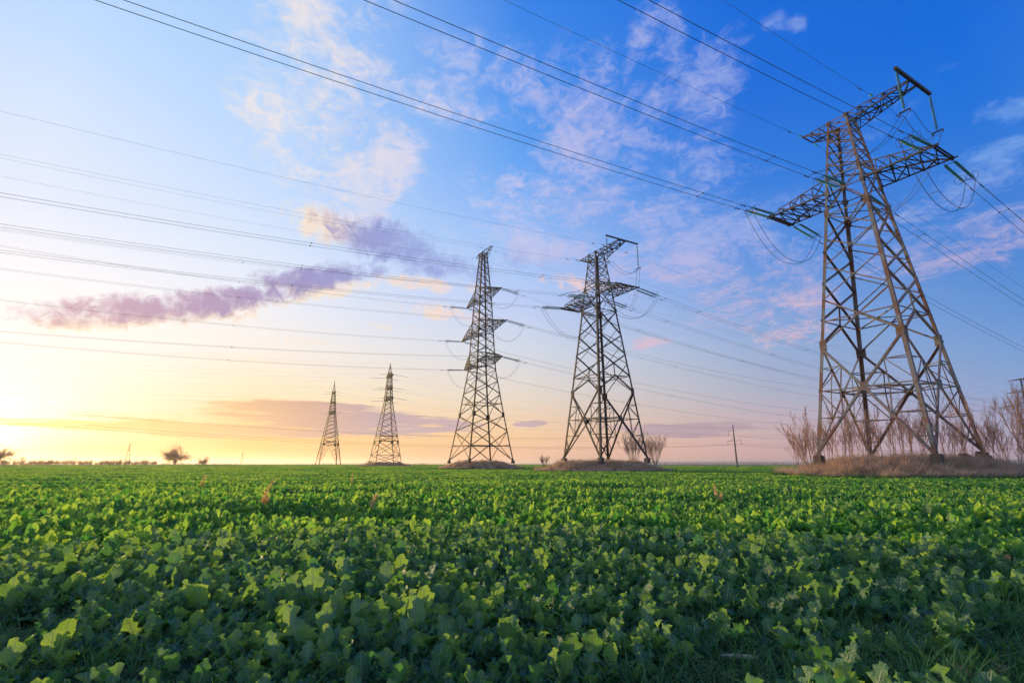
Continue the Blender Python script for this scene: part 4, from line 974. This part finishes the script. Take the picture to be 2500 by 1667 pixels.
# bare and grassy spots of the near field, in metres on the ground
GAPS = [(.55, 2.15, .3), (.85, 2.45, .26), (.3, 2.05, .2), (1.15, 2.7, .2), (1.9, 2.5, .3), (2.4, 2.3, .4), (2.8, 2.9, .34), (3.4, 3.4, .4), (2.1, 3.2, .24), (3.9, 4.4, .4), (1.3, 3.3, .2), (1.65, 3.9, .2), (-2.9, 3.3, .26), (-.2, 2.0, .2), (4.9, 5.4, .4), (-1.1, 2.1, .16), (1.4, 5.2, .26), (2.6, 6.4, .34), (.3, 4.3, .16), (-1.9, 2.7, .14), (3.0, 4.7, .3)]
def gap(x, y): return any(math.hypot(x - a, (y - b) * .8) < c for a, b, c in GAPS)
def on_mound(x, y): return any(math.hypot(x - c[0], y - c[1]) < rr * .98 for (c, rr, _, _) in MOUNDS)
def grid(r0, r1, step, azm=58, jit=.45):
    out = []; n = int(r1 / step) + 1
    for iy in range(-int(2 / step), n):
        for ix in range(-n, n):
            x = (ix + rng.uniform(-jit, jit)) * step; y = (iy + rng.uniform(-jit, jit)) * step; d = math.hypot(x, y)
            if r0 <= d < r1 and abs(math.degrees(math.atan2(x, y))) < azm: out.append((x, y, d))
    return out
def lowf(x, y):  # slow variation of the stand
    dip = max(0.0, math.sin(y * .95 + .22 * x + .5 * math.sin(x * .5))) ** 6
    return .55 + .25 * math.sin(x * .9 + 1.3) * math.cos(y * .7) + .25 * math.sin(x * .37 - .8 * y) - .95 * dip
near = [(x, y, d) for x, y, d in grid(1.35, 7.5, .12, 62) if not gap(x, y)]
near.sort(key=lambda q: q[2] if abs(math.degrees(math.atan2(q[0], q[1]))) < 47 else 99)
P = []
for i, (x, y, d) in enumerate(near):
    s_ = rng.choice((rng.uniform(.62, 1.0), rng.uniform(.85, 1.25))) * (.82 + .34 * lowf(x, y)) * (.72 if d < 1.9 else 1) * (1.0 if x < -.5 and d < 4 else .86)
    z = float(gz(x, y)); rz = rng.rand() * 6.28; tl = rng.normal(0, .1)
    if i < 300:
        o = put('rapeseed_plant', HD[rng.randint(10)], (x, y, z), rz, s_, 'broad leafed green rapeseed plant in the crowded near rows of the field', 'crop plant', 'rapeseed plants of the near field')
        o.rotation_euler = (tl, 0, rz)
    else: P.append((x, y, z, rz, tl, s_, rng.randint(10)))
scatter('rapeseed_crop', HD, P, 'stuff', 'leafy green rapeseed crop just beyond the nearest plants', 'crop')
P = [(x, y, float(gz(x, y)) - .01, rng.rand() * 6.28, rng.normal(0, .1), rng.uniform(.6, 1.3) * (.78 + .4 * lowf(x, y)), rng.randint(8)) for x, y, d in grid(7.5, 26, .2, 60) if not gap(x, y) and rng.rand() < .97]
scatter('rapeseed_crop', MD, P, 'stuff', 'green rapeseed crop filling the middle of the field', 'crop')
P = [(x, y, float(gz(x, y)) - .02, rng.randint(4) * 1.5708 + rng.normal(0, .1), 0, rng.uniform(.9, 1.15), rng.randint(5)) for x, y, d in grid(26, 95, 1.75, 58, .3) if not on_mound(x, y)]
P += [(x, y, float(gz(x, y)) - .05, rng.rand() * 6.28, 0, rng.uniform(.85, 1.05), rng.randint(4) + 5) for x, y, d in grid(95, 270, 3.6, 56, .3) if not on_mound(x, y)]
scatter('rapeseed_crop', PA + PB, P, 'stuff', 'far green carpet of rapeseed reaching the horizon', 'crop')

# low weeds, grass and litter between the plants
def weed_mesh(seed):
    r = np.random.RandomState(seed); m = MB()
    for _ in range(12):
        a = r.rand() * 6.28; el = r.uniform(.3, 1.2); L = r.uniform(.06, .13); d = np.array([math.cos(a) * math.cos(el), math.sin(a) * math.cos(el), math.sin(el)]); s = np.array([-math.sin(a), math.cos(a), 0])
        for j in range(9):
            p = d * L * (.2 + .8 * j / 8); w_ = .018 * (1 - abs(j / 8 - .5)); sd_ = 1 if j % 2 else -1
            q = p + s * sd_ * w_ * 1.4 + d * w_; m.add([p, q - d * .003, q + d * .004, p + d * .006], [(0, 1, 2, 3)])
        m.add([-s * .001, s * .001, d * L + s * .001, d * L - s * .001], [(0, 1, 2, 3)])
    return m.mesh('weed', WEED)
WM = [weed_mesh(i) for i in range(5)] + [blade_tuft(16, .16, .06, .007, GRASS, 70 + i, .8) for i in range(4)]
P = []
for _ in range(5200):
    a = R(rng.uniform(-50, 50)); d = rng.uniform(1.6, 6.5); x, y = d * math.sin(a), d * math.cos(a); gp = gap(x, y)
    if not gp and rng.rand() < .45: continue
    P.append((x, y, float(gz(x, y)), rng.rand() * 6.28, rng.normal(0, .2), rng.uniform(.5, 1.2), rng.randint(6) if not gp else rng.randint(7)))
scatter('low_weeds', WM, P, 'stuff', 'small feathery weeds on the soil between the rapeseed plants', 'weeds')
GT = [blade_tuft(22, .24, .08, .009, GRASS, 90 + i, .9) for i in range(5)]
P = []
for a, b, c in GAPS:
    for _ in range(int(260 * c * c * (1.5 if a > 1.6 else .7)) + 3):
        t, q = rng.rand() * 6.28, c * 1.5 * math.sqrt(rng.rand()); x, y = a + q * math.cos(t), b + q * math.sin(t)
        P.append((x, y, float(gz(x, y)), rng.rand() * 6.28, rng.normal(0, .2), rng.uniform(.5, 1.1), rng.randint(5)))
scatter('grass', GT, P, 'stuff', 'green grass growing in the open spots of the near field', 'grass')
# fallen leaves and bits of stalk
def dead_leaf(seed):
    r = np.random.RandomState(seed); m = MB(); leaf(m, r, (0, 0, 0.01), 0, .25, .13, .07, 10, 7, -.6 + r.rand(), .5); m.uv = []; return m.mesh('dead_leaf', DEAD, True)
DL = [dead_leaf(i) for i in range(5)]
for i in range(34):
    a, b, c = GAPS[rng.randint(len(GAPS))]; x, y = a + rng.uniform(-c, c), b + rng.uniform(-c, c)
    o = put('dead_leaf', DL[rng.randint(5)], (x, y, float(gz(x, y)) + .015), rng.rand() * 6.28, rng.uniform(.6, 1.2), 'withered brown leaf lying in the open spots of the near field', 'dead leaf', 'withered leaves on the near soil')
    o.rotation_euler = (rng.normal(0, .5), rng.normal(0, .4), rng.rand() * 6.28)
for (x, y), L, rz, lab in (((1.12, 2.85), .2, -.4, 'pale dry stalk piece lying by the gap in the lower right'), ((3.05, 3.0), .16, -.9, 'pale chip of stalk at the right edge of the near field')):
    m = MB(); pts = [(t * L - L / 2, .01 * math.sin(t * 5), .03 + .03 * t) for t in np.linspace(0, 1, 8)]; m.tube(pts, [.006, .012, .013, .013, .012, .012, .011, .006], 7)
    o = m.build('dry_stalk', m_plain('pale_stalk', (.4, .33, .24), .8)); o.location = (x, y, float(gz(x, y)) + .02); o.rotation_euler = (0, 0, rz); tag(o, lab, 'stalk')
# dry weeds that stand above the crop
def dry_weed(seed, h, lean):
    r = np.random.RandomState(seed); m = MB()
    for s in range(3):
        hh = h * (1, .55, .4)[s]; a = lean + r.normal(0, .3); sl_ = (.45, .6, .9)[s]
        pts = [np.array([math.cos(a) * sl_ * hh * t ** 1.3, math.sin(a) * .2 * hh * t, hh * t]) for t in np.linspace(0, 1, 10)]
        m.tube(pts, np.linspace(.009, .004, 10), 4)
        for j in range(90):
            t = r.uniform(.4, 1); i = min(int(t * 9), 8); p = pts[i] + (pts[i + 1] - pts[i]) * (t * 9 - i); q = p + r.normal(0, .03, 3) * (1.3 - t); d = r.normal(0, .022, 3)
            m.add([q, q + d, q + d + r.normal(0, .014, 3), q + r.normal(0, .01, 3)], [(0, 1, 2, 3)])
    return m.mesh('dry_weed', STRAW_D)
for i, (X_, d, h, ln, lab) in enumerate(((-.475, 12.6, .78, .2, 'tall feathery dry weed rising from the crop left of centre'), (-.27, 11.6, .5, .1, 'short leaning dry weed above the crop, left of the middle'),
     (.385, 15, .62, 1.2, 'pale dry weed clump above the crop right of centre'), (-.59, 26, .8, .5, 'reddish dry weed clump far out in the left field'), (-.3, 27, .9, 1.9, 'pale weed clump in front of the slim brown pylon'))):
    y = d / math.hypot(1, X_); x = X_ * y
    put('dry_weed', dry_weed(i + 5, h * .8, ln), (x, y, float(gz(x, y))), 0, 1.0, lab, 'dry weed')
# concrete blocks left beside the footings of the nearest pylon
for p, hsz, lab in (((35.6, 41.3), (.5, .3, .3), 'broken concrete block, left of the two in the grass under the nearest pylon'), ((36.9, 41.2), (.4, .35, .42), 'taller concrete block beside the near leg of the nearest pylon')):
    m = MB(); m.box((0, 0, hsz[2]), hsz, Matrix.Rotation(.1, 3, 'X')); m.box((.1, .05, hsz[2] * 2 + .02), (hsz[0] * .6, hsz[1] * .7, .05))
    o = m.build('concrete_block', CONC); o.location = (*p, float(mz(0, *p)) + .2); o.rotation_euler = (0, 0, .7); tag(o, lab, 'block')
bv = None

# ------------------------------------------------------------------ haze
hz = MB(); hz.box((0, 3500, 24.8), (5000, 4800, 26.8)); hm = bpy.data.materials.new('haze_air'); hm.use_nodes = True; ht_ = hm.node_tree; ht_.nodes.clear()
pv = ht_.nodes.new('ShaderNodeVolumePrincipled'); pv.inputs['Color'].default_value = (1, .9, .8, 1); pv.inputs['Density'].default_value = HAZE; pv.inputs['Anisotropy'].default_value = .55
ho = ht_.nodes.new('ShaderNodeOutputMaterial'); ht_.links.new(pv.outputs[0], ho.inputs['Volume'])
tag(hz.build('haze', hm), kind='stuff')
